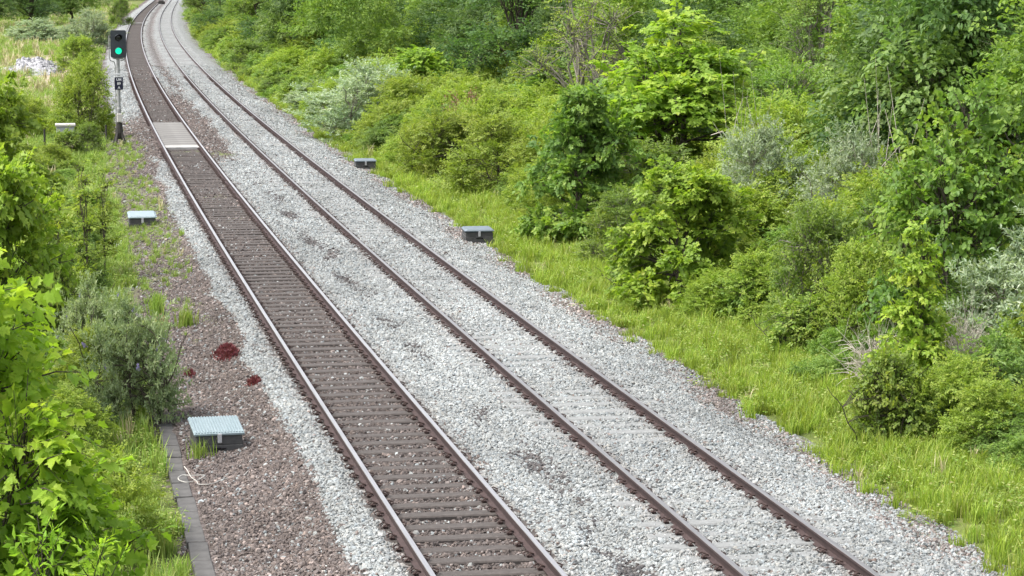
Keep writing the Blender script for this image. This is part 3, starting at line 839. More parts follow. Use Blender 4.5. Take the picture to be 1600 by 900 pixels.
def limb(b, p0, p1, r0, r1, r, n=6, wob=.06, sides=7):
    p0, p1 = np.array(p0, float), np.array(p1, float); t = np.linspace(0, 1, n)
    L = np.linalg.norm(p1 - p0)
    P = p0 + (p1 - p0) * t[:, None]; P[1:-1] += r.normal(0, wob * L * .5, (n - 2, 3)); P[:, 2] += .08 * L * np.sin(t * PI)
    b.tube(P, r0 + (r1 - r0) * t, sides); return P
def tree_mesh(key, lobes, leafmat, bark='bark', base=(0, 0), trunk_r=.07, split=.35, seed=1, stems_n=1, limb_r=.4, **kw):
    r = np.random.default_rng(seed)
    st, cr = Buf(), Buf()
    top = max(c[2] for c, q in lobes) * .86
    big = np.average([c for c, q in lobes], axis=0, weights=[q.prod() if hasattr(q, 'prod') else q[0] * q[1] * q[2] for c, q in [(c, np.array(q)) for c, q in lobes]])
    for k in range(stems_n):
        ang = k * 2.4 + seed; off = np.array([math.cos(ang), math.sin(ang)]) * (.12 * k + (.1 if stems_n > 1 else 0))
        tp = np.array([big[0] * .6 + off[0] * 3, big[1] * .6 + off[1] * 3, top])
        P = limb(st, (base[0] + off[0], base[1] + off[1], -.3), tp, trunk_r, trunk_r * .3, r, 8, .035, 8)
        for c, q in lobes:
            if k and r.random() < .5: continue
            c = np.array(c); i = int(np.clip(np.searchsorted(P[:, 2], c[2] * split + .2), 1, 6))
            lp = limb(st, P[i], c, trunk_r * limb_r, trunk_r * .16, r, 6, .07, 6)
            for _ in range(5):
                e = c + r.normal(0, .45, 3) * np.array(q); limb(st, lp[r.integers(2, 5)], e, trunk_r * .16, trunk_r * .06, r, 4, .1, 4)
    crown(cr, st, lobes, r=r, **kw)
    W = 2 * max(max(abs(c[0]) + q[0], abs(c[1]) + q[1]) for c, q in lobes); H = max(c[2] + q[2] for c, q in lobes)
    PROTO[key] = dict(trunk=st.mesh('trunk', M[bark], True), crown=cr.mesh('crown', M[leafmat]), w=W, h=H)
def rand_lobes(seed, n, R, Hc, rad, squash=.8, low=.5, skirt=0):
    r = np.random.default_rng(seed); out = []
    for k in range(n):
        a = k * 2.399 + r.uniform(-.4, .4); d = R * math.sqrt((k + .3) / n) * r.uniform(.8, 1.1)
        z = Hc * (low + (1 - low) * (1 - (d / R) ** 1.6 * .8) * r.uniform(.8, 1.1))
        q = rad * r.uniform(.75, 1.2)
        out.append(((d * math.cos(a), d * math.sin(a), z), (q, q, q * squash)))
    for k in range(skirt):
        a = (k + .5) / skirt * 2 * PI + r.uniform(-.3, .3); q = rad * r.uniform(.7, 1.0); d = R * r.uniform(.7, 1.0)
        out.append(((d * math.cos(a), d * math.sin(a), q * r.uniform(.55, 1.1)), (q, q, q * squash)))
    return out
# sycamores: broad, in shelves of lobed leaves
tree_mesh('sycamore', rand_lobes(1, 10, 1.7, 3.9, .85, .8, .15, 7), 'syc_bright', seed=1, stems_n=2, trunk_r=.08, n=1500, m=11, leaf='lobed_lo', size=.155, L=.42, flat=.6, up=.1, shell=.5, droop=.25, twigs=.25)
tree_mesh('sycamore_b', rand_lobes(2, 13, 2.0, 4.6, .95, .8, .12, 8), 'syc_bright', seed=2, stems_n=2, trunk_r=.10, n=1700, m=11, leaf='lobed_lo', size=.15, L=.42, flat=.6, up=.1, shell=.5, droop=.25, twigs=.25)
tree_mesh('sycamore_dark', rand_lobes(3, 9, 1.6, 3.7, .85, .8, .22, 7), 'syc_dark', seed=3, stems_n=2, trunk_r=.08, n=1550, m=11, leaf='lobed_lo', size=.16, L=.42, flat=.58, up=.1, shell=.5, droop=.3, twigs=.25)
# foreground sycamore with full five-lobed leaves
tree_mesh('near_sycamore', rand_lobes(4, 10, 1.15, 3.9, .62, .8, .2, 5), 'near', seed=4, stems_n=2, trunk_r=.05, n=1650, m=9, leaf='lobed', size=.110, L=.36, flat=.5, up=.12, shell=.55, droop=.25, petiole=.5, twigs=.5, twig_r=.005, gap=.3)
#tree_mesh('near_sycamore_b', rand_lobes(14, 8, 1.0, 3.6, .6, .8, .2, 5), 'near', seed=14, stems_n=3, trunk_r=.04, n=950, m=9, leaf='lobed', size=.135, L=.38, flat=.5, up=.12, shell=.55, droop=.25, petiole=.5, twigs=.5, twig_r=.005, gap=.34)
# sapling: stem with shelves
def shelves(seed, n, H, R):
    r = np.random.default_rng(seed); out = []
    for k in range(n):
        t = (k + .5) / n; a = k * 2.4; q = R * (1.05 - .75 * t) * r.uniform(.8, 1.15)
        out.append(((math.cos(a) * q * .45, math.sin(a) * q * .45, H * (.22 + .76 * t)), (q, q, .16 * R + .06)))
    return out
tree_mesh('sapling', shelves(5, 9, 2.9, .75), 'syc_bright', seed=5, trunk_r=.03, n=520, m=9, leaf='lobed_lo', size=.105, L=.30, flat=.68, up=.05, shell=.8, droop=.2, twigs=.5, twig_r=.005, gap=.2)
tree_mesh('slender_sapling', shelves(6, 8, 3.0, .42), 'yellowbush', seed=6, trunk_r=.022, n=170, m=9, leaf='ovate', size=.10, L=.30, flat=.8, up=.2, shell=.8, droop=.2, twigs=.6, twig_r=.005, gap=.2)
tree_mesh('hazel', rand_lobes(7, 10, 1.5, 3.7, .85, .85, .15, 6), 'hazel', seed=7, stems_n=4, trunk_r=.05, n=1600, m=9, leaf='round', size=.115, L=.36, flat=.55, up=.15, shell=.5, droop=.25, twigs=.35)
tree_mesh('hawthorn', rand_lobes(8, 10, 1.3, 2.6, .65, .85, .12, 6), 'bush', 'pale_bark', seed=8, stems_n=4, trunk_r=.035, n=2200, m=12, leaf='ovate', size=.08, L=.30, flat=.45, up=.3, shell=.5, droop=.1, twigs=.28)
tree_mesh('thicket', rand_lobes(9, 12, 1.5, 2.2, .6, .8, .08, 6), 'yellowbush', seed=9, stems_n=5, trunk_r=.025, n=2200, m=12, leaf='ovate', size=.085, L=.32, flat=.45, up=.3, shell=.55, droop=.1, twigs=.12)
tree_mesh('willow', rand_lobes(10, 10, 1.4, 2.8, .75, .85, .12, 6), 'willow', 'pale_bark', seed=10, stems_n=5, trunk_r=.035, n=1700, m=14, leaf='lance_w', size=.125, L=.42, flat=.3, up=.45, spread=.8, shell=.55, droop=.05, spiral=True, twigs=.1)
tree_mesh('buddleia', rand_lobes(11, 8, .9, 1.7, .5, .8, .12, 6), 'budd', seed=11, stems_n=6, trunk_r=.022, n=1150, m=14, leaf='lance_w', size=.10, L=.30, flat=.3, up=.35, spread=.9, shell=.7, droop=.15, spiral=True, twigs=.2, gap=.42)
tree_mesh('ash', rand_lobes(12, 12, 2.1, 6.2, .95, .8, .3, 5), 'ash', 'pale_bark', seed=12, stems_n=2, trunk_r=.09, n=3000, m=15, leaf='lance_w', size=.078, L=.40, flat=.55, up=.1, spread=1.0, shell=.6, droop=.35, twigs=.25, gap=.3)
tree_mesh('dense_tree', rand_lobes(13, 12, 2.3, 6.0, 1.15, .85, .15), 'wood', seed=13, stems_n=2, trunk_r=.12, n=1900, m=9, leaf='quad', size=.15, L=.5, flat=.5, up=.15, shell=.5, droop=.2, twigs=.12)
tree_mesh('dense_tree_b', rand_lobes(23, 11, 2.4, 6.4, 1.1, .85, .15), 'bush', seed=23, stems_n=2, trunk_r=.12, n=1800, m=9, leaf='quad', size=.14, L=.5, flat=.55, up=.15, shell=.5, droop=.2, twigs=.12)
tree_mesh('ivy_tree', rand_lobes(24, 12, 1.3, 5.6, .75, 1.1, .1, 4), 'bramble', 'pale_bark', seed=24, stems_n=3, trunk_r=.10, n=2300, m=9, leaf='ovate', size=.085, L=.32, flat=.35, up=.0, shell=.5, droop=.2, twigs=.2, gap=.35)
tree_mesh('sparse_tree', rand_lobes(15, 9, 1.6, 5.2, .8, .8, .35), 'yellowbush', 'pale_bark', seed=15, stems_n=3, trunk_r=.075, limb_r=.6, n=420, m=10, leaf='ovate', size=.085, L=.40, flat=.5, up=.1, shell=.8, droop=.2, twigs=.8, twig_r=.010, gap=.4)
tree_mesh('elder', rand_lobes(16, 8, .85, 1.5, .48, .7, .15, 5), 'ash', seed=16, stems_n=4, trunk_r=.025, n=750, m=15, leaf='lance_w', size=.13, L=.42, flat=.8, up=.0, spread=1.0, shell=.6, droop=.45, twigs=.3)
tree_mesh('bramble_mound', rand_lobes(17, 8, .9, .9, .42, .8, .1), 'bramble', seed=17, stems_n=4, trunk_r=.012, n=1000, m=9, leaf='ovate', size=.075, L=.26, flat=.5, up=.3, shell=.6, droop=.3, twigs=.3)
tree_mesh('fresh_bush', rand_lobes(18, 8, .7, 1.3, .42, .8, .12, 5), 'bush', seed=18, stems_n=5, trunk_r=.018, n=900, m=9, leaf='round', size=.075, L=.28, flat=.6, up=.25, shell=.6, droop=.15, twigs=.4)
tree_mesh('ash_shoot', [((.05, 0, 2.9), (.2, .2, .3)), ((-.06, .05, 2.55), (.26, .26, .12)), ((.02, -.05, 2.2), (.3, .3, .12)), ((0, .05, 1.8), (.3, .3, .12))], 'near', seed=19, trunk_r=.014, n=60, m=11, leaf='lance_w', size=.11, L=.34, flat=.5, up=.45, spread=.9, shell=.9, droop=.25, twigs=.9, twig_r=.004, gap=.0)
def twig_mesh(key, seed, H, R, n, mat, leafmat=None, nl=0, arch=.2, rad=.010):
    r = np.random.default_rng(seed); st, cr = Buf(), Buf(); tips = []
    for k in range(n):
        a = r.uniform(0, 6.28); e = R * r.uniform(.2, 1.1); h = H * r.uniform(.5, 1.1)
        t = np.linspace(0, 1, 6)
        P = np.stack([np.cos(a) * (e * t**1.5) + r.normal(0, .03, 6), np.sin(a) * (e * t**1.5) + r.normal(0, .03, 6), h * (t - arch * t**3) - .1], 1)
        P[0, :2] = r.normal(0, R * .15, 2)
        st.tube(P, rad * (1.2 - t), 4)
        for q in range(3):
            p0 = P[r.integers(2, 5)]; p1 = p0 + r.normal(0, .25, 3) * R + [0, 0, .1 * H]
            st.tube([p0, (p0 + p1) / 2 + r.normal(0, .03, 3), p1], [rad * .5, rad * .4, rad * .2], 3); tips += [p0 + (p1 - p0) * s for s in (.3, .6, .9)]
        tips += list(P[3:])
    if nl:
        tp = np.array(tips); p = tp[r.integers(0, len(tp), nl)] + r.normal(0, .07, (nl, 3))
        put_leaves(cr, 'ovate', p, r.normal(size=(nl, 3)), r.normal(0, .5, (nl, 3)) + [0, 0, 1], r.uniform(.05, .1, nl), r, r.random(nl))
    PROTO[key] = dict(trunk=st.mesh('stems', M[mat], True), crown=cr.mesh('crown', M[leafmat]) if nl else None, w=2 * R, h=H)
twig_mesh('dead_shrub', 31, 2.3, .9, 40, 'bark', 'deadleaf', 2200, .2)
twig_mesh('dead_canes', 32, 1.9, 1.1, 110, 'dead_wood', None, 0, .45, .011)
twig_mesh('bare_branches', 33, 3.0, 2.8, 14, 'dead_wood', None, 0, .45, .030)

def plant(name, key, px, top, Y, wpx, label, cat, group=None, rz=None, base_z=None, parts=('trunk', 'crown')):
    p = PROTO[key]
    if key in ('hawthorn', 'thicket', 'willow', 'fresh_bush') and px > 450: wpx *= 1.15
    X, ztop = at_depth(px, Y, top)
    z0 = float(height(X, Y)) if base_z is None else base_z
    wm = wpx * Y / F_PX
    h = ztop - z0
    o = empty(name, (X, Y, z0), random.uniform(0, 6.28) if rz is None else rz, (wm / p['w'], wm / p['w'], h / p['h']))
    if 0: print('SC %-16s px%5d Y%4d xy %.2f z %.2f h %.1f w %.1f z0 %.2f' % (key, px, Y, wm / p['w'], h / p['h'], h, wm, z0))
    tag(o, label, cat, group)
    link(parts[0], p['trunk'], o)
    if p['crown'] is not None and p['crown'].vertices: link(parts[1], p['crown'], o)
    return o
PL = [
 # right side, near to far
 ('sycamore_sapling', 'sapling', 1437, 345, 41, 185, 'yellow green sycamore sapling with shelved leaves before the dead canes', 'tree'),
 ('bush', 'fresh_bush', 1390, 545, 38.6, 135, 'low fresh green bush at the foot of the yellow green sapling', 'bush'),
 ('elder_bush', 'elder', 1540, 520, 38.8, 190, 'feathery dark green elder bush right of the yellow green sapling', 'bush'),
 ('hazel_tree', 'hazel', 1505, 110, 45, 330, 'large dark hazel with round leaves at the right edge', 'tree'),
 ('willow_shrub', 'willow', 1655, 300, 42.5, 300, 'silvery narrow leaved shrub cut by the right picture edge', 'shrub'),
 ('dead_canes', 'dead_canes', 1372, 455, 42.2, 150, 'pale dry arching canes left of the yellow green sapling', 'dead plant', 'dead canes'),
 ('dead_canes', 'dead_canes', 1510, 415, 41.6, 130, 'pale dry upright canes right of the yellow green sapling', 'dead plant', 'dead canes'),
 ('hawthorn', 'hawthorn', 1285, 310, 49, 175, 'dense mid green bush left of the sapling, dark at its foot', 'bush'),
 ('bush', 'thicket', 1195, 390, 52, 160, 'leafy bush between the twin stemmed maple and the dense bush', 'bush'),
 ('bush', 'fresh_bush', 1250, 462, 47.6, 120, 'small bright green bush at the grass edge below the dense bush', 'bush'),
 ('maple_tree', 'sycamore', 1072, 255, 55, 260, 'bright maple with bare stems showing at the middle of grass edge', 'tree'),
 ('willow_shrub', 'willow', 1200, 195, 61, 200, 'pale silvery willow behind the maple with bare stems', 'shrub'),
 ('willow_shrub', 'willow', 1335, 205, 57, 190, 'grey green willow left of the large round leaved hazel', 'shrub'),
 ('sycamore_tree', 'sycamore_dark', 908, 130, 68, 215, 'dark leaved sycamore with low skirts by the grass strip centre', 'tree'),
 ('sycamore_tree', 'sycamore_b', 1050, 10, 74, 380, 'largest bright yellow green sycamore, its crown at top centre', 'tree'),
 ('hawthorn', 'hawthorn', 1240, 90, 71, 230, 'tangled grey green thorn behind the silvery willow', 'bush'),
 ('ash_tree', 'ash', 1470, -60, 62, 330, 'feathery light ash tree behind the hazel at top right', 'tree'),
 ('ash_tree', 'ash', 1620, -70, 58, 260, 'feathery yellow ash tree at the top right corner', 'tree'),
 ('ivy_tree', 'ivy_tree', 1285, -60, 82, 200, 'ivy clad tree with pale stems left of the top right ash', 'tree'),
 ('ivy_tree', 'ivy_tree', 1365, -60, 76, 150, 'narrow ivy covered tree just left of the feathery ash', 'tree'),
 ('dead_branches', 'bare_branches', 1395, 80, 56.5, 260, 'bare pale branches sticking out between ash and ivy tree', 'dead branches', 'bare branches'),
 ('dead_branches', 'bare_branches', 1175, 75, 65.5, 190, 'bare pale branches above the silvery willow', 'dead branches', 'bare branches'),
 ('dead_canes', 'bare_branches', 1100, -45, 95, 150, 'tan dry canes at the top edge above the largest sycamore', 'dead plant', 'dead canes'),
 ('dense_tree', 'dense_tree', 1170, -80, 98, 240, 'dark tree between the largest sycamore and the ivy trees', 'tree'),
 ('dense_tree', 'dense_tree', 990, -70, 108, 230, 'dark tree right behind the sparse yellowish tree', 'tree'),
 ('sparse_tree', 'sparse_tree', 918, -30, 90, 220, 'thin tree with forked pale limbs and sparse yellowish leaves', 'tree'),
 ('dense_tree', 'dense_tree', 820, -80, 118, 260, 'dark tree left of the sparse pale limbed tree', 'tree'),
 ('round_bush', 'sycamore_dark', 858, 92, 97, 150, 'dark round tree under the pale limbed tree', 'tree'),
 ('yellow_bush', 'thicket', 785, 175, 83, 185, 'yellow green bush left of the dark skirted sycamore', 'bush'),
 ('yellow_bush', 'thicket', 695, 172, 91, 160, 'yellow green bush below the brown dead shrub', 'bush'),
 ('dead_shrub', 'dead_shrub', 722, 122, 97, 75, 'red brown dead shrub between green trees', 'shrub'),
 ('maple_tree', 'sycamore', 655, 75, 118, 170, 'bright green maple between grey willow and brown dead shrub', 'tree'),
 ('willow_shrub', 'willow', 572, 98, 111, 190, 'broad grey green willow above the far slate lid box', 'shrub'),
 ('willow_shrub', 'willow', 500, 128, 134, 105, 'small grey green willow left of the broad one', 'shrub'),
 ('bush', 'hawthorn', 445, 118, 152, 95, 'low green bush at ballast edge left of the small willow', 'bush'),
 ('dense_tree', 'dense_tree_b', 735, -60, 146, 210, 'mid green tree above the brown dead shrub', 'tree'),
 ('dense_tree', 'dense_tree', 640, -70, 160, 200, 'dark tree above the bright maple near the grey willow', 'tree'),
 ('dense_tree', 'dense_tree_b', 545, -60, 172, 190, 'mid green tree above the broad grey willow', 'tree'),
 ('dense_tree', 'dense_tree', 465, -60, 196, 170, 'dark tree above the low bush at the ballast edge', 'tree'),
 ('dense_tree', 'dense_tree_b', 410, -40, 212, 130, 'light green tree beside the track where the curve begins', 'tree'),
 ('bush', 'hawthorn', 392, 62, 186, 85, 'green bush at ballast edge below the light green curve tree', 'bush'),
 ('dense_tree', 'dense_tree', 355, -30, 255, 105, 'dark tree at inside of the far curve', 'tree'),
 ('bush', 'hawthorn', 352, 40, 232, 55, 'small bush at the ballast edge by the far curve', 'bush'),
 ('dense_tree', 'dense_tree_b', 318, -25, 330, 70, 'farthest tree right of the tracks at the top edge', 'tree'),
 ('bush', 'hawthorn', 985, 290, 63, 150, 'green bush between the dark skirted sycamore and bare stemmed maple', 'bush'),
 ('bush', 'hawthorn', 1010, 215, 70, 220, 'green bush filling the space under the largest bright sycamore', 'bush'),
 ('bush', 'fresh_bush', 1000, 392, 57.5, 110, 'small bush at grass edge left of the bare stemmed maple', 'bush'),
 ('bush', 'thicket', 1345, 375, 47, 170, 'yellow green bush between the dense bush and the dry canes', 'bush'),
 ('elder_bush', 'elder', 1590, 640, 36.6, 150, 'feathery low bush at right edge just above the verge grass', 'bush'),
 ('bush', 'thicket', 1120, 430, 53, 130, 'leafy yellow green bush at the right foot of the bare stemmed maple', 'bush'),
 ('bush', 'hawthorn', 1420, 250, 52, 170, 'green bush just left of the round leaved hazel', 'bush'),
 ('bush', 'hawthorn', 1540, 425, 44.3, 210, 'dark leafy bush under the round leaved hazel behind dry canes', 'bush'),
 # left side
 ('bush', 'fresh_bush', 98, 203, 104, 62, 'low pale bush hiding the foot of the grey cabinet', 'bush'),
 ('sycamore_tree', 'near_sycamore', -78, 392, 21.0, 590, 'foreground sycamore with big bright lobed leaves at lower left', 'tree'),
 ('sycamore_tree', 'sycamore', -40, 225, 41, 330, 'bright sycamore at left edge above the foreground sycamore', 'tree'),
 ('ash_shoot', 'ash_shoot', 76, 805, 18.6, 140, 'yellow green ash shoot at the lower left picture edge', 'sapling'),
 ('ash_shoot', 'ash_shoot', 146, 830, 19.2, 130, 'leafy shoot on a crooked bare stem at bottom left', 'sapling'),
 ('sycamore_tree', 'sycamore', -25, 128, 62, 250, 'bright bushy sycamore at left edge below the rubble heap', 'tree'),
 ('slender_sapling', 'slender_sapling', 128, 248, 57, 80, 'slender sapling with visible dark stem left of the mid box', 'sapling', 'slender saplings'),
 ('slender_sapling', 'slender_sapling', 160, 262, 62, 70, 'rightmost slender sapling, nearest to the pale lidded mid box', 'sapling', 'slender saplings'),
 ('slender_sapling', 'slender_sapling', 85, 285, 52, 90, 'slender sapling between the left sycamore and the dark stemmed one', 'sapling', 'slender saplings'),
 ('slender_sapling', 'sapling', 45, 235, 50, 170, 'sycamore sapling in front of the bright bushy left sycamore', 'sapling', 'slender saplings'),
 ('bush', 'bramble_mound', 120, 372, 60, 110, 'dark green bush around the foot of the slender saplings', 'bush'),
 ('bush', 'fresh_bush', 70, 385, 50, 130, 'low leafy bush left of the saplings in rough grass', 'bush'),
 ('buddleia', 'buddleia', 208, 450, 42.5, 190, 'grey green buddleia with purple flowers beside the ribbed box', 'shrub'),
 ('buddleia', 'buddleia', 150, 425, 47, 150, 'pale grey buddleia between the foreground sycamore and purple flowered one', 'shrub'),
 ('round_bush', 'thicket', 128, 92, 113, 125, 'round pale green bush left of the signal post', 'bush'),
 ('bush', 'hawthorn', 135, 190, 104, 60, 'small dark bush right of the grey cabinet', 'bush'),
 ('broom_bush', 'thicket', 122, 55, 190, 85, 'round olive bush behind the rubble heap', 'bush'),
 ('bush', 'willow', 135, 15, 240, 90, 'grey green bush at top left beyond the olive bush', 'bush'),
 ('bush', 'willow', 60, 30, 262, 110, 'grey green bush at far left beyond the meadow', 'bush'),
 ('dense_tree', 'dense_tree', 45, -30, 330, 110, 'dark tree in the top left corner', 'tree'),
 ('dense_tree', 'dense_tree_b', 112, -25, 340, 90, 'green tree right of the dark top left tree', 'tree'),
 ('dense_tree', 'dense_tree', -20, -40, 300, 100, 'dark tree cut by the left edge at the top', 'tree'),
 ('bush', 'hawthorn', 187, -5, 330, 40, 'green bush beside the far track curve at the top', 'bush'),
]
for row in PL: plant(*row)

# purple buddleia flower spikes and white umbels belong to their plants
def flower_spikes(parent, n, mat, seed, R, H, L=.11):
    r = np.random.default_rng(seed); b = Buf()
    for k in range(n):
        a = r.uniform(0, 6.28); q = R * r.uniform(.5, 1.0)
        c = np.array([math.cos(a) * q, math.sin(a) * q, H * r.uniform(.35, .85)]); d = unit(np.array([math.cos(a), math.sin(a), .8]))
        m = 60; t = r.random(m); p = c + d * (t * L)[:, None] + r.normal(0, .018, (m, 3)) * (1.1 - t)[:, None]
        put_leaves(b, 'quad', p, r.normal(size=(m, 3)), r.normal(size=(m, 3)), np.full(m, .028), r, r.random(m))
    return b.build('flower', M[mat], parent)
for o in [q for q in bpy.data.objects if q.name.startswith('buddleia') and q.type == 'EMPTY']:
    flower_spikes(o, 8, 'petal', 11 + sum(map(ord, o.name)) % 50, 1.25, 1.9)

# red sedum-like clumps and grass tufts on the brown ballast
def clump(name, px, py, w, d, h, mat, label, cat, n=500, blades=False):
    z = -.4
    for _ in range(4):
        x, y = on_ground(px, py, z); z = float(profile(x - xline(y)))
    r = np.random.default_rng(int(px)); b = Buf()
    if blades:
        for_blades(b, n, w, d, h, r)
    else:
        u = r.normal(0, .42, (n, 2)); q = np.clip(1 - (u**2).sum(1), 0, 1)
        p = np.column_stack([u[:, 0] * w, u[:, 1] * d, h * q * r.uniform(.3, 1, n)])
        put_leaves(b, 'lance_w', p, r.normal(0, .6, (n, 3)) + [0, 0, 1], r.normal(size=(n, 3)), r.uniform(.05, .10, n), r, r.random(n))
    o = b.build(name, M[mat]); o.location = (x, y, z - .02); return tag(o, label, cat)
def for_blades(b, n, w, d, h, r, mat=0, lean=.45):
    u = r.normal(0, .38, (n, 2)); base = np.column_stack([u[:, 0] * w, u[:, 1] * d, np.zeros(n)])
    a = r.uniform(0, 6.28, n); hh = h * r.uniform(.45, 1.1, n)
    D = np.column_stack([np.cos(a), np.sin(a), np.zeros(n)]); le = (lean * r.uniform(.1, 1.2, n) * hh)[:, None]
    side = np.column_stack([-np.sin(a), np.cos(a), np.zeros(n)]) * (h * .016 + .0025)
    p1 = base + D * le * .3 + np.column_stack([np.zeros(n), np.zeros(n), hh * .6]); p2 = base + D * le + np.column_stack([np.zeros(n), np.zeros(n), hh])
    V = np.stack([base - side, base + side, p1 + side * .8, p1 - side * .8, p2], 1).reshape(-1, 3)
    k = np.arange(n)[:, None] * 5
    rv = np.clip(r.normal(.45, .22, n), 0, 1)
    q = np.repeat(rv, 5)
    nb = b.n
    b.add(V, k + np.array([0, 1, 2, 3]), mat, q)
    b.add(V, k + np.array([3, 2, 4]), mat, q)
clump('red_plant', 356, 556, .26, .55, .22, 'red', 'larger dark red clump of low plants beside the white ballast', 'plant', 1300)
clump('red_plant', 399, 600, .14, .25, .12, 'red', 'small dark red clump at the edge of the white ballast', 'plant', 420)
clump('red_plant', 296, 586, .09, .2, .09, 'red', 'tiny reddish clump beside the grey green buddleia', 'plant', 200)
clump('grass_tuft', 292, 510, .22, .35, .42, 'weed', 'yellow green grass tuft standing alone on brown ballast', 'grass tuft', 260, True)
clump('grass_tuft', 246, 492, .18, .5, .55, 'weed', 'taller grass tuft above dry red weeds by the trough', 'grass tuft', 260, True)
clump('dry_weed', 252, 510, .2, .5, .22, 'deadleaf', 'dry reddish weed patch in front of the taller grass tuft', 'weed', 420)
clump('grass_tuft', 312, 716, .22, .3, .38, 'weed', 'thin yellow grass growing against the ribbed box corner', 'grass tuft', 70, True)

# ------------------------------------------------------------------ grass and undergrowth (uncountable)
def tuft(seed, n, w, h, mat, lean=.5):
    r = np.random.default_rng(seed); b = Buf(); for_blades(b, n, w, w, h, r, lean=lean); return b.mesh('tuft', M[mat])
def weed(seed, mat, n=60, h=.35, leaf='ovate', size=.05):
    r = np.random.default_rng(seed); b = Buf()
    t = r.random(n); a = r.uniform(0, 6.28, n); q = .16 * r.random(n)
    p = np.column_stack([np.cos(a) * q, np.sin(a) * q, h * t])
    put_leaves(b, leaf, p, np.column_stack([np.cos(a), np.sin(a), r.uniform(-.1, .6, n)]), r.normal(0, .3, (n, 3)) + [0, 0, 1], size * r.uniform(.6, 1.3, n), r, r.random(n))
    return b.mesh('weed', M[mat])
def field(name, label, cat, coll, k, sA, sB, yA, yB, dens, prob, smin, smax, zs=1.0, seed=0, idxp=None, mx=120, sfun=None):
    r = np.random.default_rng(seed)
    P = []
    ybins = np.geomspace(yA, yB, 9)
    for a, b_ in zip(ybins[:-1], ybins[1:]):
        dd = dens * min(1.0, (45 / ((a + b_) / 2)) ** 1.25)
        n = int((b_ - a) * (sB - sA) * dd)
        P.append(np.column_stack([r.uniform(sA, sB, n), r.uniform(a, b_, n)]))
    P = np.concatenate(P); s_, y_ = P[:, 0], P[:, 1]
    keep = r.random(len(P)) < prob(s_, y_)
    s_, y_ = s_[keep], y_[keep]
    X = xline(np.minimum(y_, 620)) + s_; Z = height(X, y_)
    kk = in_view(X, y_, Z + .3, mx, 160)
    s_, y_, X, Z = s_[kk], y_[kk], X[kk], Z[kk]; n = len(X)
    grow = np.clip((y_ / 45) ** .45, 1, 2.2)
    sc = r.uniform(smin, smax, n) * grow * (1 if sfun is None else sfun(s_, y_))
    o = scatter(name, np.column_stack([X, y_, Z - .02]), np.column_stack([r.normal(0, .06, n), r.normal(0, .06, n), r.uniform(0, 6.28, n)]),
                np.column_stack([sc, sc, sc * r.uniform(.75, 1.2, n) * zs / grow ** .5]), r.integers(0, k, n) if idxp is None else r.choice(k, n, p=idxp), coll)
    print(name, n)
    return tag(o, label, cat)
gc = proto_collection('grass_tuft_kind', [tuft(200 + i, 46, .16, .20 + .04 * i, 'grass', .6) for i in range(5)] + [tuft(210 + i, 18, .15, .40, 'dry', .4) for i in range(1)] + [weed(220 + i, 'weed', 50, .25) for i in range(2)])
field('grass', 'bright yellow green grass strip along the right of the ballast', 'grass', gc, 8, 6.4, 11.5, 26, 340, 44,
      lambda s_, y_: sig((s_ - 6.9 - .38 * vnoise(s_ * .9, y_ * .8, 51) - .2 * vnoise(s_ * 2, y_ * 2.2, 52)) / .2) * sig((10.8 - s_) / .5) * (1 - ((s_ < 7.15) & (((y_ > 68.2) & (y_ < 71)) | ((y_ > 93.5) & (y_ < 97.4))))) * np.clip(.72 + .7 * vnoise(s_ * 1.2, y_ * .9, 55) + (s_ - 7.2) * .3, .5, 1), .75, 1.25, 1.0, 71, [.185, .185, .17, .14, .08, .005, .12, .115], 420)
wc = proto_collection('verge_plant', [tuft(230 + i, 34, .15, .40, 'weed', .5) for i in range(3)] + [weed(240 + i, 'weed', 60, .30) for i in range(3)] + [tuft(250, 22, .12, .55, 'dry', .3), weed(251, 'bramble', 80, .3)])
def left_prob(s_, y_):
    n_ = vnoise(s_ * .9, y_ * .35, 81)
    outer = sig((-s_ - 3.42) / .05)
    mid = sig((-s_ - 1.75 + .2 * n_) / .12) * sig((y_ - 58 + 3 * n_) / 2.5) * sig((118 - y_) / 3) * np.clip(n_ * 1.0 + .68, .1, .9)
    nearp = sig((-s_ - 2.6) / .12) * np.clip(n_ * .8 - .1, 0, .25)
    lid = 1 - .9 * (np.abs(s_ + 3.2) < .22) * (y_ < 58)
    box = 1 - ((s_ > -3.0) & (s_ < -1.9) & (((y_ > 39.2) & (y_ < 41.4)) | ((y_ > 74.8) & (y_ < 77.8))))
    return np.clip(np.maximum(np.maximum(outer * (.75 + .25 * n_), mid), nearp), 0, 1) * lid * box
field('verge_weeds', 'rough grass and weeds along the left of the tracks', 'weeds', wc, 8, -14, -1.5, 22, 130, 26, left_prob, .6, 1.15, .95, 72, [.17, .17, .16, .16, .15, .12, .025, .045], sfun=lambda s_, y_: np.where(s_ > -3.05, np.where(y_ > 50, .5, .55), 1.0))
field('meadow_grass', 'far yellow green meadow grass left of the curve', 'grass', wc, 8, -30, -2.6, 130, 520, 18,
      lambda s_, y_: sig((-s_ - 3.4) / .4) * (1 - .93 * bare(s_, y_)), .8, 1.4, .9, 73)
uc = proto_collection('undergrowth_kind', [PROTO['bramble_mound']['crown'], PROTO['fresh_bush']['crown'], PROTO['elder']['crown'], PROTO['thicket']['crown']])
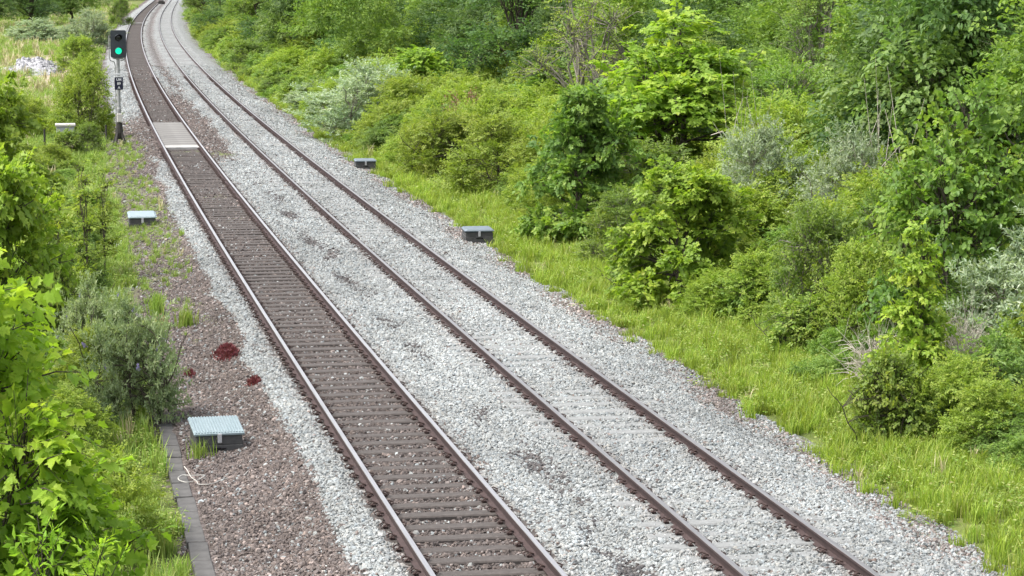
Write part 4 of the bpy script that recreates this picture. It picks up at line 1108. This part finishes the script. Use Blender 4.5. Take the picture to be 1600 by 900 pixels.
field('undergrowth', 'mixed brambles and low leafy growth under the right hand trees', 'undergrowth', uc, 4, 7.6, 34, 30, 420, 2.0,
      lambda s_, y_: sig((s_ - np.interp(y_, [85, 105, 140], [9.7, 8.3, 7.9]) - .5 * vnoise(s_ * .5, y_ * .3, 91)) / .3) * np.where((y_ > 35) & (y_ < 44) & (s_ < 12.5), .45, 1.0), .55, 1.1, 1.0, 74, [.42, .30, .16, .12], 260, sfun=lambda s_, y_: np.interp(y_, [80, 115], [.82, 1.0]) * np.interp(s_, [9.5, 14], [.8, 1.15]))
field('left_undergrowth', 'mixed brambles and low leafy growth beyond the left verge', 'undergrowth', uc, 4, -16, -3.9, 24, 130, 2.0,
      lambda s_, y_: sig((-s_ - 4.3) / .3) * (.7 + .3 * vnoise(s_ * .5, y_ * .3, 92)), .22, .5, 1.0, 75, [.35, .3, .1, .25], 200)
wd = proto_collection('wood_kind', [PROTO['dense_tree']['crown'], PROTO['dense_tree_b']['crown'], PROTO['hawthorn']['crown'], PROTO['ash']['crown']])
def wood(name, label, pts, seed):
    r = np.random.default_rng(seed); pts = np.array(pts); n = len(pts)
    s_, y_ = pts[:, 0], pts[:, 1]; X = xline(np.minimum(y_, 620)) + s_; Z = height(X, np.minimum(y_, 620))
    k = in_view(X, y_, Z + 3, 300, 400); X, y_, Z = X[k], y_[k], Z[k]; n = len(X)
    sc = r.uniform(.8, 1.3, n)
    print(name, n)
    return tag(scatter(name, np.column_stack([X, y_, Z - .3]), np.column_stack([np.zeros((n, 2)), r.uniform(0, 6.28, n)]), np.column_stack([sc, sc, sc * r.uniform(.8, 1.2, n)]), r.choice(4, n, p=[.5, .22, .13, .15]), wd), label, 'woodland')
r = np.random.default_rng(9)
pts = []
for y in np.arange(52, 560, 4.2):
    for s in np.arange(16.5, 60, 4.2):
        s1, y1 = s + r.uniform(-1.6, 1.6), y + r.uniform(-1.6, 1.6)
        if y1 < 200 and s1 < 15 + 0: continue
        if y1 > 180 or s1 > 16: pts.append((s1, y1))
for y in np.arange(140, 560, 3.2): pts.append((r.uniform(10.5, 16), y))
wood('woodland', 'dense dark wood filling the background right of the tracks', pts, 1)
pts = [(r.uniform(-75, -9), y + r.uniform(-3, 3)) for y in np.arange(330, 640, 2.2)] + [(r.uniform(-70, -12), r.uniform(290, 340)) for _ in range(40)] + [(r.uniform(-26, 60), r.uniform(600, 700)) for _ in range(60)]
wood('far_woodland', 'distant mixed trees closing the view at the top left', pts, 2)

# ------------------------------------------------------------------ light
w = bpy.data.worlds.new('World'); S.world = w; w.use_nodes = True
nt = w.node_tree; nt.nodes.clear()
bg = nt.nodes.new('ShaderNodeBackground'); wo = nt.nodes.new('ShaderNodeOutputWorld')
sky = nt.nodes.new('ShaderNodeTexSky'); sky.sky_type = 'NISHITA'; sky.sun_disc = False
SUN_EL, SUN_AZ = math.radians(60), math.radians(-98)      # azimuth from +Y towards +X
sky.sun_elevation = SUN_EL; sky.sun_rotation = SUN_AZ
sky.air_density = 1.0; sky.dust_density = 4.0; sky.ozone_density = 1.0
hs = N(nt, 'ShaderNodeHueSaturation'); hs.inputs['Saturation'].default_value = .35
nt.links.new(sky.outputs[0], hs.inputs['Color']); nt.links.new(hs.outputs[0], bg.inputs[0]); bg.inputs[1].default_value = .15
nt.links.new(bg.outputs[0], wo.inputs[0])
sun = bpy.data.lights.new('sun', 'SUN'); sun.energy = 1.45; sun.angle = math.radians(24); sun.color = (1, .96, .90)
so = bpy.data.objects.new('sun', sun); COL.objects.link(so)
dv = Vector((math.sin(SUN_AZ) * math.cos(SUN_EL), math.cos(SUN_AZ) * math.cos(SUN_EL), math.sin(SUN_EL)))
so.rotation_euler = dv.to_track_quat('Z', 'Y').to_euler(); so.location = (0, 0, 60)

S.view_settings.view_transform = 'Standard'; S.view_settings.look = 'None'
S.view_settings.exposure = 1.68; S.view_settings.gamma = 1
S.cycles.max_bounces = 8; S.cycles.diffuse_bounces = 6; S.cycles.transmission_bounces = 6; S.cycles.glossy_bounces = 2
S.cycles.use_denoising = True
